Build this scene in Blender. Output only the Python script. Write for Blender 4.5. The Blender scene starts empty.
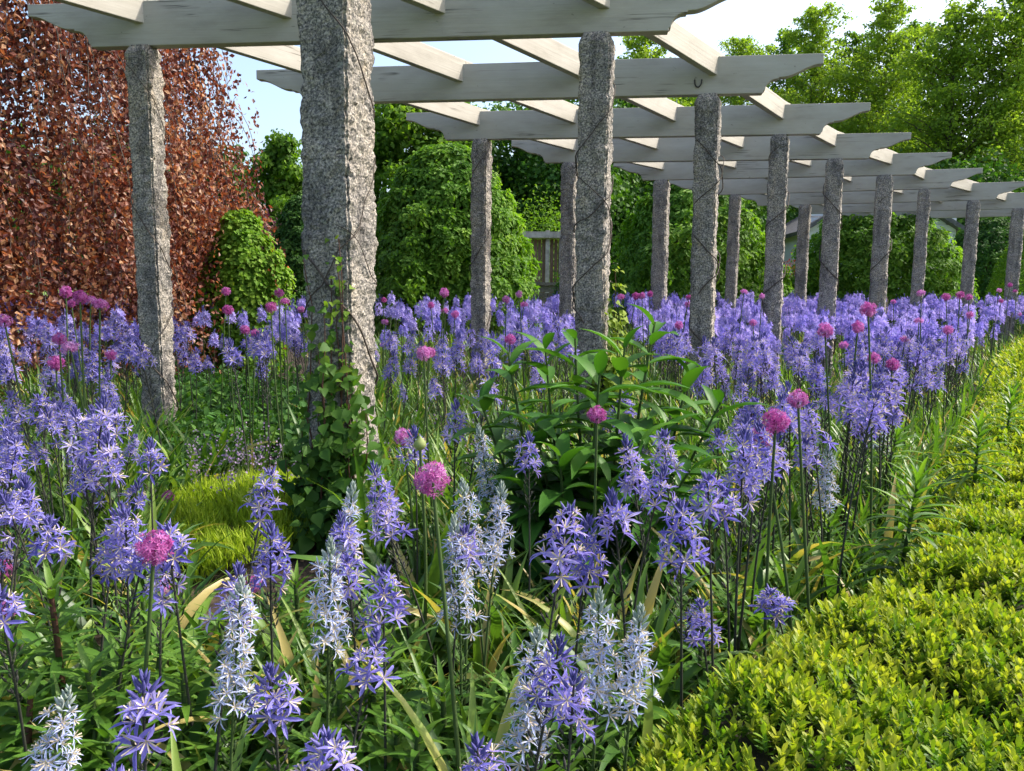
import bpy, math, random
import numpy as np
from mathutils import Matrix, Vector, noise as mnoise

R = math.radians
rng = np.random.default_rng(7)
random.seed(7)
S = bpy.context.scene
COL = S.collection

# ------------------------------------------------------------------ camera, sky, sun, exposure
CAM_Z = 1.2
F_PX = 770.0
PITCH, ROLL = R(6.9), R(-0.518)
cp, sp, cr, sr = math.cos(PITCH), math.sin(PITCH), math.cos(ROLL), math.sin(ROLL)
FWD = np.array([0, cp, -sp])
UP0 = np.array([0, sp, cp])
CX = np.array([cr, 0, 0]) - sr * UP0
CY = np.array([sr, 0, 0]) + cr * UP0
cam_data = bpy.data.cameras.new('camera')
cam = bpy.data.objects.new('camera', cam_data)
COL.objects.link(cam)
cam.matrix_world = Matrix(((CX[0], CY[0], -FWD[0], 0), (CX[1], CY[1], -FWD[1], 0), (CX[2], CY[2], -FWD[2], CAM_Z), (0, 0, 0, 1)))
cam_data.sensor_fit = 'HORIZONTAL'
cam_data.sensor_width = 36
cam_data.lens = 36 * F_PX / 1024
cam_data.clip_start, cam_data.clip_end = 0.05, 1500
S.camera = cam

SUN_EL, SUN_AZ = R(45), R(75)          # azimuth clockwise from +Y (view direction) towards +X
world = bpy.data.worlds.new('World')
S.world = world
world.use_nodes = True
wn = world.node_tree.nodes
bg = wn['Background']
sky = wn.new('ShaderNodeTexSky')
sky.sky_type = 'NISHITA'
sky.sun_disc = False
sky.sun_elevation, sky.sun_rotation = SUN_EL, SUN_AZ
sky.air_density, sky.dust_density, sky.ozone_density = 1.0, 4.0, 1.2
world.node_tree.links.new(sky.outputs[0], bg.inputs[0])
bg.inputs[1].default_value = 0.15
sun_d = bpy.data.lights.new('sun', 'SUN')
sun_d.energy, sun_d.angle, sun_d.color = 2.9, R(0.5), (1.0, 0.93, 0.82)
sun = bpy.data.objects.new('sun', sun_d)
COL.objects.link(sun)
sd = Vector((math.sin(SUN_AZ) * math.cos(SUN_EL), math.cos(SUN_AZ) * math.cos(SUN_EL), math.sin(SUN_EL)))
sun.rotation_euler = sd.to_track_quat('Z', 'Y').to_euler()
sun.location = (20, 10, 30)
vs = S.view_settings
vs.view_transform, vs.look, vs.gamma, vs.exposure, vs.use_curve_mapping = 'Standard', 'None', 1.0, 1.32, False
S.cycles.use_denoising = True
S.cycles.max_bounces = 8
S.cycles.transparent_max_bounces = 4

# ------------------------------------------------------------------ helpers
def ground_z(x, y):
    y = np.asarray(y, float); x = np.asarray(x, float)
    def ss(t):
        t = np.clip(t, 0, 1); return t * t * (3 - 2 * t)
    z = 0.30 * ss((y - 3.5) / 13.5) + 0.7 * ss((y - 16) / 26)
    return z + 0.02 * np.sin(x * 1.7 + .4) * np.sin(y * 1.3)

def ray(px, py):
    d = FWD + CX * (px - 512) / F_PX + CY * (385.5 - py) / F_PX
    return d / d[1]

def at_depth(px, py, Y):
    return np.array([0, 0, CAM_Z]) + ray(px, py) * Y

def at_height(px, py, h):
    d = ray(px, py)
    lo, hi = 0.3, 60.
    f = lambda t: CAM_Z + d[2] * t - float(ground_z(d[0] * t, d[1] * t)) - h
    for _ in range(50):
        m = (lo + hi) / 2
        if f(m) > 0: lo = m
        else: hi = m
    return np.array([0, 0, CAM_Z]) + d * lo

def project(P):
    P = np.asarray(P, float) - np.array([0, 0, CAM_Z])
    d = P @ FWD
    return np.stack([512 + F_PX * (P @ CX) / d, 385.5 - F_PX * (P @ CY) / d], -1), d

def in_poly(pts, poly):
    x, y = pts[:, 0], pts[:, 1]
    ins = np.zeros(len(x), bool)
    n = len(poly)
    for i in range(n):
        x1, y1 = poly[i]; x2, y2 = poly[(i + 1) % n]
        c = ((y1 > y) != (y2 > y)) & (x < (x2 - x1) * (y - y1) / (y2 - y1 + 1e-9) + x1)
        ins ^= c
    return ins

class MB:
    """collects vertices and faces, links them as ONE mesh object"""
    def __init__(s):
        s.v, s.f, s.n, s.m, s.t, s.c = [], [], [], [], [], 0
    def add(s, V, F, tint=0.5, mat=0):
        V = np.asarray(V, float).reshape(-1, 3); F = np.asarray(F, int)
        if F.size == 0: return
        s.v.append(V); s.f.append((F + s.c).ravel()); s.n.append(np.full(len(F), F.shape[1], int))
        s.m.append(np.full(len(F), mat, int))
        s.t.append(np.broadcast_to(np.asarray(tint, float), (len(V),)))
        s.c += len(V)
    def scatter(s, tpl, M, T, tint, mat=None):
        """tpl = list of (V, F, tint_offset, mat); M (n,3,3); T (n,3); tint (n,)"""
        n = len(T)
        if n == 0: return
        tint = np.broadcast_to(np.asarray(tint, float), (n,))
        for V, F, dt, mt in tpl:
            k = len(V)
            W = np.einsum('nij,kj->nki', M, V) + np.asarray(T)[:, None, :]
            FF = (F[None] + (np.arange(n) * k)[:, None, None]).reshape(-1, F.shape[1])
            s.add(W.reshape(-1, 3), FF, (tint[:, None] + np.broadcast_to(dt, (k,))[None]).ravel(), mt if mat is None else mat)
    def tpl(s):
        """turn the contents into a template for scatter (one entry per face size and material)"""
        V = np.concatenate(s.v); T = np.concatenate(s.t); out = []
        off = 0
        for f, n, m in zip(s.f, s.n, s.m):
            F = f.reshape(len(n), -1)
            u, inv = np.unique(F, return_inverse=True)
            out.append((V[u], inv.reshape(F.shape), T[u] - .5, int(m[0])))
        merged = {}
        for V_, F_, T_, m_ in out:
            k = (F_.shape[1], m_)
            if k in merged:
                a = merged[k]; merged[k] = (np.concatenate([a[0], V_]), np.concatenate([a[1], F_ + len(a[0])]), np.concatenate([a[2], T_]), m_)
            else: merged[k] = (V_, F_, T_, m_)
        return list(merged.values())
    def mesh(s, name, mats, smooth=True):
        me = bpy.data.meshes.new(name)
        V = np.concatenate(s.v); f = np.concatenate(s.f); n = np.concatenate(s.n)
        me.vertices.add(len(V)); me.vertices.foreach_set('co', V.astype(np.float32).ravel())
        me.loops.add(len(f)); me.loops.foreach_set('vertex_index', f.astype(np.int32))
        me.polygons.add(len(n))
        st = np.concatenate([[0], np.cumsum(n)[:-1]])
        me.polygons.foreach_set('loop_start', st.astype(np.int32))
        me.polygons.foreach_set('material_index', np.concatenate(s.m).astype(np.int32))
        me.polygons.foreach_set('use_smooth', np.full(len(n), smooth))
        a = me.attributes.new('tint', 'FLOAT', 'POINT')
        a.data.foreach_set('value', np.concatenate(s.t).astype(np.float32))
        for m in (mats if isinstance(mats, (list, tuple)) else [mats]): me.materials.append(m)
        me.update(calc_edges=True); me.validate()
        return me
    def build(s, name, mats, parent=None, smooth=True, loc=None):
        return link(name, s.mesh(name, mats, smooth), parent, loc)

def link(name, me, parent=None, loc=None):
    o = bpy.data.objects.new(name, me); COL.objects.link(o)
    if parent is not None: o.parent = parent
    if loc is not None: o.location = loc
    return o

def tag(o, label=None, cat=None, group=None, kind=None):
    if label: o['label'] = label
    if cat: o['category'] = cat
    if group: o['group'] = group
    if kind: o['kind'] = kind
    return o

def empty(name, loc=(0, 0, 0), label=None, cat=None, group=None):
    o = bpy.data.objects.new(name, None); COL.objects.link(o)
    o.location = loc; o.empty_display_size = .1
    return tag(o, label, cat, group)

def copy_tree(o, parent=None):
    c = o.copy(); COL.objects.link(c); c.parent = parent
    for ch in list(o.children): copy_tree(ch, c)
    return c

def norm(v):
    v = np.asarray(v, float); return v / (np.linalg.norm(v, axis=-1, keepdims=True) + 1e-9)

def basis(d, up, sx, sy=None, sz=None):
    """matrices whose columns are side, direction, normal, scaled"""
    d = norm(d); up = np.broadcast_to(up, d.shape)
    x = norm(np.cross(d, up)); z = np.cross(x, d)
    sx = np.broadcast_to(np.asarray(sx, float), (len(d),)); sy = sx if sy is None else np.broadcast_to(np.asarray(sy, float), (len(d),))
    sz = sy if sz is None else np.broadcast_to(np.asarray(sz, float), (len(d),))
    return np.stack([x * sx[:, None], d * sy[:, None], z * sz[:, None]], -1)

def rotz(a, s=1.0, tiltx=None, tilty=None):
    a = np.atleast_1d(a); n = len(a); s = np.broadcast_to(np.asarray(s, float), (n,))
    M = np.zeros((n, 3, 3)); M[:, 0, 0] = np.cos(a); M[:, 0, 1] = -np.sin(a); M[:, 1, 0] = np.sin(a); M[:, 1, 1] = np.cos(a); M[:, 2, 2] = 1
    if tiltx is not None:
        T = np.tile(np.eye(3), (n, 1, 1)); T[:, 0, 2] = tiltx; T[:, 1, 2] = tilty
        M = T @ M
    return M * s[:, None, None]

def rdir(n, up=0.0):
    v = rng.normal(size=(n, 3)); v = norm(v); v[:, 2] += up
    return norm(v)

def tube(mb, pts, rad, sides=6, tint=.5, mat=0, cap=True):
    pts = np.asarray(pts, float); n = len(pts); rad = np.broadcast_to(np.asarray(rad, float), (n,))
    t = norm(np.gradient(pts, axis=0))
    ref = np.array([0.31, 0.95, 0.05]) if abs(t[0, 2]) > .7 else np.array([0, 0, 1.])
    x = norm(np.cross(t, ref)); y = np.cross(t, x)
    a = np.arange(sides) * 2 * np.pi / sides
    V = pts[:, None] + rad[:, None, None] * (np.cos(a)[None, :, None] * x[:, None] + np.sin(a)[None, :, None] * y[:, None])
    i = np.arange(n - 1)[:, None] * sides; j = np.arange(sides)[None]
    k = (j + 1) % sides
    Fq = np.stack([i + j, i + k, i + sides + k, i + sides + j], -1).reshape(-1, 4)
    mb.add(V.reshape(-1, 3), Fq, tint, mat)
    if cap:
        b = V[-1]; c = pts[-1] + t[-1] * rad[-1] * .5
        mb.add(np.concatenate([b, c[None]]), np.array([[q, (q + 1) % sides, sides] for q in range(sides)]), tint, mat)

def leaf(rows, fold=.25, curl=.2, tipcurl=0):
    """unit leaf along +Y: rows = half widths at equal steps; midrib fold and curl"""
    n = len(rows); V = []; F = []
    for i, w in enumerate(rows):
        t = i / (n - 1); z = -curl * t * t - tipcurl * max(0, t - .6) ** 2
        V += [(-w, t, z + fold * w), (0, t, z), (w, t, z + fold * w)]
    for i in range(n - 1):
        a = i * 3
        F += [(a, a + 1, a + 4, a + 3), (a + 1, a + 2, a + 5, a + 4)]
    return [(np.array(V), np.array(F), 0.0, 0)]

DIAMOND = [(np.array([(0, 0, 0), (.5, .45, .06), (0, 1, -.05), (-.5, .45, .06)]), np.array([(0, 1, 2, 3)]), 0.0, 0)]
LEAF_LANCE = leaf([.01, .09, .12, .09, .005], .3, .25)
LEAF_OVAL = leaf([.03, .26, .30, .20, .01], .25, .15)
LEAF_SMALL = leaf([.05, .33, .02], .3, .1)
LEAF_HEART = leaf([.20, .42, .36, .18, .01], .22, .25)
LEAF_BROAD = leaf([.02, .10, .15, .155, .13, .08, .004], .42, .32, .5)

def blade(mb, base, az, L, w, lean, droop, segs=6, tint=.5, mat=0, twist=0):
    """arching strap leaf"""
    t = np.linspace(0, 1, segs + 1)
    ang = lean + droop * t ** 1.6
    ds = L / segs
    r = np.concatenate([[0], np.cumsum(np.sin(ang[:-1]) * ds)]); z = np.concatenate([[0], np.cumsum(np.cos(ang[:-1]) * ds)])
    ca, sa = math.cos(az), math.sin(az)
    c = np.stack([base[0] + r * ca, base[1] + r * sa, base[2] + z], -1)
    wd = w * np.clip(np.minimum(.55 + t * 1.6, (1.02 - t) * 2.2), .02, 1)
    tw = twist * t
    side = np.stack([-sa * np.cos(tw), ca * np.cos(tw), np.sin(tw)], -1)
    nrm = np.stack([-np.cos(ang) * ca, -np.cos(ang) * sa, np.sin(ang)], -1)
    V = np.stack([c - side * wd[:, None] / 2 + nrm * wd[:, None] * .15, c, c + side * wd[:, None] / 2 + nrm * wd[:, None] * .15], 1).reshape(-1, 3)
    i = np.arange(segs)[:, None] * 3
    F = np.concatenate([np.concatenate([i, i + 1, i + 4, i + 3], 1), np.concatenate([i + 1, i + 2, i + 5, i + 4], 1)])
    mb.add(V, F, tint, mat)

# ------------------------------------------------------------------ materials
def new_mat(name):
    m = bpy.data.materials.new(name); m.use_nodes = True
    nt = m.node_tree; nt.nodes.clear()
    return m, nt, nt.nodes, nt.links

def ramp_node(N, stops, inp=None, L=None):
    r = N.new('ShaderNodeValToRGB'); e = r.color_ramp.elements
    while len(e) < len(stops): e.new(.5)
    for k, (p, c) in zip(e, stops): k.position = p; k.color = (*c, 1)
    if inp is not None: L.new(inp, r.inputs[0])
    return r

def leaf_mat(name, stops, transl=.35, tcol=(1.25, 1.3, .45), rough=.6, spec=.22, objvar=0.0):
    m, nt, N, L = new_mat(name)
    at = N.new('ShaderNodeAttribute'); at.attribute_name = 'tint'
    src = at.outputs['Fac']
    tc = N.new('ShaderNodeNewGeometry'); ns = N.new('ShaderNodeTexNoise'); ns.inputs['Scale'].default_value = 9
    L.new(tc.outputs['Position'], ns.inputs['Vector'])
    ma = N.new('ShaderNodeMath'); ma.operation = 'MULTIPLY_ADD'; ma.inputs[1].default_value = .25
    L.new(ns.outputs[0], ma.inputs[0])
    sb = N.new('ShaderNodeMath'); sb.operation = 'SUBTRACT'; sb.inputs[1].default_value = .125
    L.new(src, sb.inputs[0]); L.new(sb.outputs[0], ma.inputs[2]); src = ma.outputs[0]
    if objvar:
        oi = N.new('ShaderNodeObjectInfo')
        m2 = N.new('ShaderNodeMath'); m2.operation = 'MULTIPLY_ADD'; m2.inputs[1].default_value = objvar
        s2 = N.new('ShaderNodeMath'); s2.operation = 'SUBTRACT'; s2.inputs[1].default_value = objvar / 2
        L.new(src, s2.inputs[0]); L.new(oi.outputs['Random'], m2.inputs[0]); L.new(s2.outputs[0], m2.inputs[2]); src = m2.outputs[0]
    rp = ramp_node(N, stops, src, L)
    b = N.new('ShaderNodeBsdfPrincipled'); b.inputs['Roughness'].default_value = rough
    b.inputs['Specular IOR Level'].default_value = spec
    L.new(rp.outputs[0], b.inputs['Base Color'])
    mx = N.new('ShaderNodeMix'); mx.data_type = 'RGBA'; mx.blend_type = 'MULTIPLY'; mx.inputs[0].default_value = 1
    L.new(rp.outputs[0], mx.inputs[6]); mx.inputs[7].default_value = (*tcol, 1)
    tr = N.new('ShaderNodeBsdfTranslucent'); L.new(mx.outputs[2], tr.inputs[0])
    ms = N.new('ShaderNodeMixShader'); ms.inputs[0].default_value = transl
    L.new(b.outputs[0], ms.inputs[1]); L.new(tr.outputs[0], ms.inputs[2])
    o = N.new('ShaderNodeOutputMaterial'); L.new(ms.outputs[0], o.inputs[0])
    return m

def rough_mat(name, stops, scale=20, bump=.3, bscale=None, rough=.85, detail=8, spec=.3, stretch=None):
    m, nt, N, L = new_mat(name)
    tc = N.new('ShaderNodeTexCoord'); mp = N.new('ShaderNodeMapping'); L.new(tc.outputs['Object'], mp.inputs[0])
    if stretch: mp.inputs['Scale'].default_value = stretch
    ns = N.new('ShaderNodeTexNoise'); ns.inputs['Scale'].default_value = scale; ns.inputs['Detail'].default_value = detail; ns.inputs['Roughness'].default_value = .65
    L.new(mp.outputs[0], ns.inputs['Vector'])
    rp = ramp_node(N, stops, ns.outputs[0], L)
    b = N.new('ShaderNodeBsdfPrincipled'); b.inputs['Roughness'].default_value = rough; b.inputs['Specular IOR Level'].default_value = spec
    L.new(rp.outputs[0], b.inputs['Base Color'])
    n2 = N.new('ShaderNodeTexNoise'); n2.inputs['Scale'].default_value = bscale or scale * 2; n2.inputs['Detail'].default_value = 8
    L.new(mp.outputs[0], n2.inputs['Vector'])
    bp = N.new('ShaderNodeBump'); bp.inputs['Strength'].default_value = bump; bp.inputs['Distance'].default_value = .02
    L.new(n2.outputs[0], bp.inputs['Height']); L.new(bp.outputs[0], b.inputs['Normal'])
    o = N.new('ShaderNodeOutputMaterial'); L.new(b.outputs[0], o.inputs[0])
    return m

def granite_mat():
    m, nt, N, L = new_mat('granite')
    tc = N.new('ShaderNodeTexCoord'); oi = N.new('ShaderNodeObjectInfo')
    va = N.new('ShaderNodeVectorMath'); va.operation = 'ADD'; L.new(tc.outputs['Object'], va.inputs[0])
    vm = N.new('ShaderNodeVectorMath'); vm.operation = 'SCALE'; vm.inputs['Scale'].default_value = 17; L.new(oi.outputs['Location'], vm.inputs[0]); L.new(vm.outputs[0], va.inputs[1])
    P = va.outputs[0]
    n1 = N.new('ShaderNodeTexNoise'); n1.inputs['Scale'].default_value = 95; n1.inputs['Detail'].default_value = 3; n1.inputs['Roughness'].default_value = .7
    L.new(P, n1.inputs['Vector'])
    grain = ramp_node(N, [(.35, (.05, .05, .052)), (.45, (.19, .183, .175)), (.54, (.34, .32, .29)), (.66, (.62, .575, .515))], n1.outputs[0], L)
    n2 = N.new('ShaderNodeTexNoise'); n2.inputs['Scale'].default_value = 5; n2.inputs['Detail'].default_value = 9; n2.inputs['Roughness'].default_value = .6
    L.new(P, n2.inputs['Vector'])
    st = ramp_node(N, [(.33, (.66, .66, .66)), (.5, (.95, .92, .88)), (.68, (1.06, 1.0, .9))], n2.outputs[0], L)
    mx = N.new('ShaderNodeMix'); mx.data_type = 'RGBA'; mx.blend_type = 'MULTIPLY'; mx.inputs[0].default_value = 1
    L.new(grain.outputs[0], mx.inputs[6]); L.new(st.outputs[0], mx.inputs[7])
    mp = N.new('ShaderNodeMapping'); mp.inputs['Scale'].default_value = (1, 1, .22); L.new(P, mp.inputs[0])
    n4 = N.new('ShaderNodeTexNoise'); n4.inputs['Scale'].default_value = 11; n4.inputs['Detail'].default_value = 6; L.new(mp.outputs[0], n4.inputs['Vector'])
    streak = ramp_node(N, [(.36, (.58, .58, .60)), (.50, (1, 1, 1)), (.62, (1, .99, .96)), (.70, (1.2, 1.12, 1.0))], n4.outputs[0], L)
    m3 = N.new('ShaderNodeMix'); m3.data_type = 'RGBA'; m3.blend_type = 'MULTIPLY'; m3.inputs[0].default_value = 1
    L.new(mx.outputs[2], m3.inputs[6]); L.new(streak.outputs[0], m3.inputs[7])
    n5 = N.new('ShaderNodeTexNoise'); n5.inputs['Scale'].default_value = 17; n5.inputs['Detail'].default_value = 5; L.new(P, n5.inputs['Vector'])
    lich = ramp_node(N, [(.66, (0, 0, 0)), (.72, (.55, .55, .55))], n5.outputs[0], L)
    m4 = N.new('ShaderNodeMix'); m4.data_type = 'RGBA'; L.new(lich.outputs[0], m4.inputs[0]); L.new(m3.outputs[2], m4.inputs[6]); m4.inputs[7].default_value = (.36, .37, .29, 1)
    b = N.new('ShaderNodeBsdfPrincipled'); b.inputs['Roughness'].default_value = .8; b.inputs['Specular IOR Level'].default_value = .35
    L.new(m4.outputs[2], b.inputs['Base Color'])
    n3 = N.new('ShaderNodeTexNoise'); n3.inputs['Scale'].default_value = 30; n3.inputs['Detail'].default_value = 8; n3.inputs['Roughness'].default_value = .7
    L.new(P, n3.inputs['Vector'])
    bp = N.new('ShaderNodeBump'); bp.inputs['Strength'].default_value = 1.0; bp.inputs['Distance'].default_value = .025
    L.new(n3.outputs[0], bp.inputs['Height']); L.new(bp.outputs[0], b.inputs['Normal'])
    o = N.new('ShaderNodeOutputMaterial'); L.new(b.outputs[0], o.inputs[0])
    return m

def paint_mat():
    m, nt, N, L = new_mat('weathered_paint')
    tc = N.new('ShaderNodeTexCoord'); oi = N.new('ShaderNodeObjectInfo')
    va = N.new('ShaderNodeVectorMath'); va.operation = 'MULTIPLY_ADD'; L.new(oi.outputs['Location'], va.inputs[0]); va.inputs[1].default_value = (3.1, 3.7, 5.3); L.new(tc.outputs['Object'], va.inputs[2])
    def nz(scale, stretch, det=6):
        mp = N.new('ShaderNodeMapping'); mp.inputs['Scale'].default_value = stretch; L.new(va.outputs[0], mp.inputs[0])
        n = N.new('ShaderNodeTexNoise'); n.inputs['Scale'].default_value = scale; n.inputs['Detail'].default_value = det; n.inputs['Roughness'].default_value = .6
        L.new(mp.outputs[0], n.inputs['Vector']); return n
    a = nz(5, (.5, 1, 1.6), 9)
    base = ramp_node(N, [(.28, (.29, .27, .225)), (.45, (.355, .332, .28)), (.55, (.375, .352, .30)), (.72, (.41, .388, .335))], a.outputs[0], L)
    # hairline checks along the grain: thin bands where a stretched noise crosses a level, kept only in patches
    c = nz(3.2, (.10, 1, 5.5), 4)
    sb = N.new('ShaderNodeMath'); sb.operation = 'SUBTRACT'; sb.inputs[1].default_value = .52; L.new(c.outputs[0], sb.inputs[0])
    ab = N.new('ShaderNodeMath'); ab.operation = 'ABSOLUTE'; L.new(sb.outputs[0], ab.inputs[0])
    cr_ = ramp_node(N, [(.0, (1, 1, 1)), (.006, (1, 1, 1)), (.014, (0, 0, 0))], ab.outputs[0], L)
    pch = nz(2.2, (.6, 1, 2), 3)
    pr = ramp_node(N, [(.54, (0, 0, 0)), (.61, (1, 1, 1))], pch.outputs[0], L)
    mul = N.new('ShaderNodeMath'); mul.operation = 'MULTIPLY'; L.new(cr_.outputs[0], mul.inputs[0]); L.new(pr.outputs[0], mul.inputs[1])
    spots = nz(30, (.5, 1, 1), 2)
    sr_ = ramp_node(N, [(.72, (0, 0, 0)), (.76, (1, 1, 1))], spots.outputs[0], L)
    s2 = N.new('ShaderNodeMath'); s2.operation = 'MULTIPLY'; s2.inputs[1].default_value = .5; L.new(sr_.outputs[0], s2.inputs[0])
    mxm = N.new('ShaderNodeMath'); mxm.operation = 'MAXIMUM'; L.new(mul.outputs[0], mxm.inputs[0]); L.new(s2.outputs[0], mxm.inputs[1])
    mx = N.new('ShaderNodeMix'); mx.data_type = 'RGBA'; L.new(mxm.outputs[0], mx.inputs[0]); L.new(base.outputs[0], mx.inputs[6]); mx.inputs[7].default_value = (.12, .11, .09, 1)
    b = N.new('ShaderNodeBsdfPrincipled'); b.inputs['Roughness'].default_value = .6; b.inputs['Specular IOR Level'].default_value = .3
    L.new(mx.outputs[2], b.inputs['Base Color'])
    bp = N.new('ShaderNodeBump'); bp.inputs['Strength'].default_value = .25; bp.inputs['Distance'].default_value = .01
    g = nz(14, (.08, 1, 3)); L.new(g.outputs[0], bp.inputs['Height']); L.new(bp.outputs[0], b.inputs['Normal'])
    o = N.new('ShaderNodeOutputMaterial'); L.new(b.outputs[0], o.inputs[0])
    return m

M_GRANITE, M_PAINT = granite_mat(), paint_mat()
M_SOIL = rough_mat('soil', [(.3, (.018, .013, .009)), (.6, (.05, .036, .024)), (.75, (.09, .07, .045))], 14, .8)
M_LAWN = rough_mat('lawn_turf', [(.3, (.07, .13, .02)), (.6, (.12, .20, .03)), (.8, (.17, .25, .05))], 5, .6, 60)
M_BARK = rough_mat('bark', [(.3, (.04, .03, .025)), (.7, (.13, .10, .08))], 12, .8, 30, stretch=(1, 1, .25))
M_DRYVINE = rough_mat('dry_vine_bark', [(.3, (.035, .028, .024)), (.7, (.10, .08, .065))], 30, .5)
M_STEM = leaf_mat('flower_stem', [(0, (.03, .05, .02)), (1, (.07, .12, .03))], .1)
M_DKSTEM = leaf_mat('dark_flower_stem', [(0, (.025, .022, .03)), (.5, (.045, .05, .035)), (1, (.07, .10, .04))], .1)
M_REDSTEM = leaf_mat('red_brown_stem', [(0, (.05, .022, .018)), (1, (.12, .06, .035))], .1)
G_STRAP = [(0, (.03, .085, .018)), (.45, (.07, .16, .025)), (.8, (.14, .25, .035)), (.93, (.21, .29, .05)), (.99, (.42, .34, .12))]
M_STRAP = leaf_mat('strap_leaf', G_STRAP, .38, rough=.42, spec=.4)
M_LILY = leaf_mat('lily_leaf', [(0, (.03, .09, .014)), (.5, (.075, .18, .022)), (1, (.20, .33, .04))], .42, rough=.45, spec=.35)
M_BROAD = leaf_mat('broad_leaf', [(0, (.018, .07, .012)), (.5, (.042, .135, .016)), (1, (.10, .23, .026))], .32, rough=.5, spec=.22)
M_VINE = leaf_mat('vine_leaf', [(0, (.025, .085, .014)), (.5, (.07, .16, .02)), (1, (.22, .30, .03))], .4)
M_BOX = leaf_mat('box_leaf', [(0, (.04, .11, .010)), (.35, (.09, .20, .012)), (.65, (.19, .28, .018)), (1, (.35, .38, .045))], .42, rough=.5, spec=.22)
M_COVER = leaf_mat('ground_cover_leaf', [(0, (.02, .07, .016)), (.5, (.045, .13, .024)), (1, (.10, .20, .03))], .35)
M_MOSS = leaf_mat('cushion_leaf', [(0, (.13, .22, .015)), (.5, (.27, .38, .025)), (1, (.42, .50, .06))], .4)
M_MAUVE = leaf_mat('mauve_floret', [(0, (.20, .14, .30)), (1, (.42, .32, .48))], .4, tcol=(1, .9, 1))
M_VIOLET = leaf_mat('violet_petal', [(0, (.095, .092, .38)), (.35, (.18, .17, .53)), (.65, (.275, .25, .62)), (1, (.43, .39, .72))], .42, tcol=(1.1, .95, 1.15), rough=.55, spec=.2, objvar=.35)
M_VBUD = leaf_mat('violet_bud', [(0, (.06, .06, .20)), (.5, (.11, .10, .32)), (1, (.22, .20, .40))], .2, tcol=(1, .9, 1.1), objvar=.2)
M_WHITE = leaf_mat('pale_petal', [(0, (.32, .37, .62)), (.5, (.47, .53, .76)), (1, (.62, .66, .82))], .4, tcol=(1, 1, 1.05), rough=.55, spec=.2)
M_WBUD = leaf_mat('pale_bud', [(0, (.22, .30, .22)), (.5, (.38, .44, .42)), (1, (.55, .60, .62))], .3, tcol=(1, 1, .9))
M_STAMEN = leaf_mat('stamen', [(0, (.45, .38, .30)), (1, (.60, .52, .40))], .2)
M_ALLIUM = leaf_mat('allium_floret', [(0, (.33, .045, .23)), (.35, (.48, .12, .37)), (.65, (.57, .27, .54)), (1, (.66, .45, .68))], .35, tcol=(1.1, .8, 1.1), objvar=.45)
M_ALBUD = leaf_mat('allium_bud', [(0, (.20, .26, .08)), (1, (.32, .36, .14))], .3)
M_COPPER = leaf_mat('copper_leaf', [(0, (.045, .018, .02)), (.35, (.115, .038, .034)), (.65, (.25, .092, .05)), (1, (.42, .24, .12))], .42, tcol=(1.35, .85, .5), rough=.45, spec=.4)
M_WEEP = leaf_mat('weeping_leaf', [(0, (.045, .12, .013)), (.5, (.105, .235, .02)), (1, (.21, .345, .04))], .45)
M_WEEPLT = leaf_mat('light_weeping_leaf', [(0, (.06, .15, .014)), (.5, (.13, .26, .02)), (1, (.22, .34, .035))], .4)
M_DARKLF = leaf_mat('dark_tree_leaf', [(0, (.02, .065, .012)), (.5, (.045, .125, .018)), (1, (.10, .20, .026))], .4)
M_TREELF = leaf_mat('tree_leaf', [(0, (.05, .12, .016)), (.5, (.10, .20, .022)), (1, (.18, .30, .036))], .5)
M_SPRINGLF = leaf_mat('spring_leaf', [(0, (.12, .21, .025)), (.5, (.20, .31, .035)), (1, (.32, .43, .07))], .52)
M_PURPLELF = leaf_mat('purple_leaf', [(0, (.04, .012, .03)), (1, (.14, .05, .09))], .3, tcol=(1.3, .8, 1))
M_REDLF = leaf_mat('red_leaf', [(0, (.13, .02, .015)), (1, (.32, .06, .03))], .3, tcol=(1.4, .7, .5))
M_TWIG = rough_mat('hedge_twig', [(.3, (.02, .018, .012)), (.7, (.05, .045, .025))], 20, .5)
M_STONE = rough_mat('wall_stone', [(.3, (.10, .085, .075)), (.7, (.26, .22, .19))], 6, .9, 20)
M_SIDING = rough_mat('white_siding', [(.3, (.50, .52, .55)), (.7, (.60, .62, .64))], 2, .1)
M_OLDWHITE = rough_mat('old_white_paint', [(.3, (.20, .18, .165)), (.7, (.42, .40, .38))], 6, .3)
M_ROOF = rough_mat('dark_shingle', [(.3, (.05, .05, .055)), (.7, (.11, .11, .12))], 12, .5)
M_GLASS = rough_mat('dark_pane', [(.3, (.02, .025, .03)), (.7, (.04, .045, .05))], 2, 0, rough=.08, spec=.6)
M_FENCEWOOD = rough_mat('old_boards', [(.3, (.12, .07, .05)), (.7, (.26, .17, .13))], 8, .4, stretch=(4, 4, .4))
M_IRON = rough_mat('iron', [(.3, (.02, .02, .02)), (.7, (.06, .05, .045))], 20, .2, rough=.5)

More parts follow.
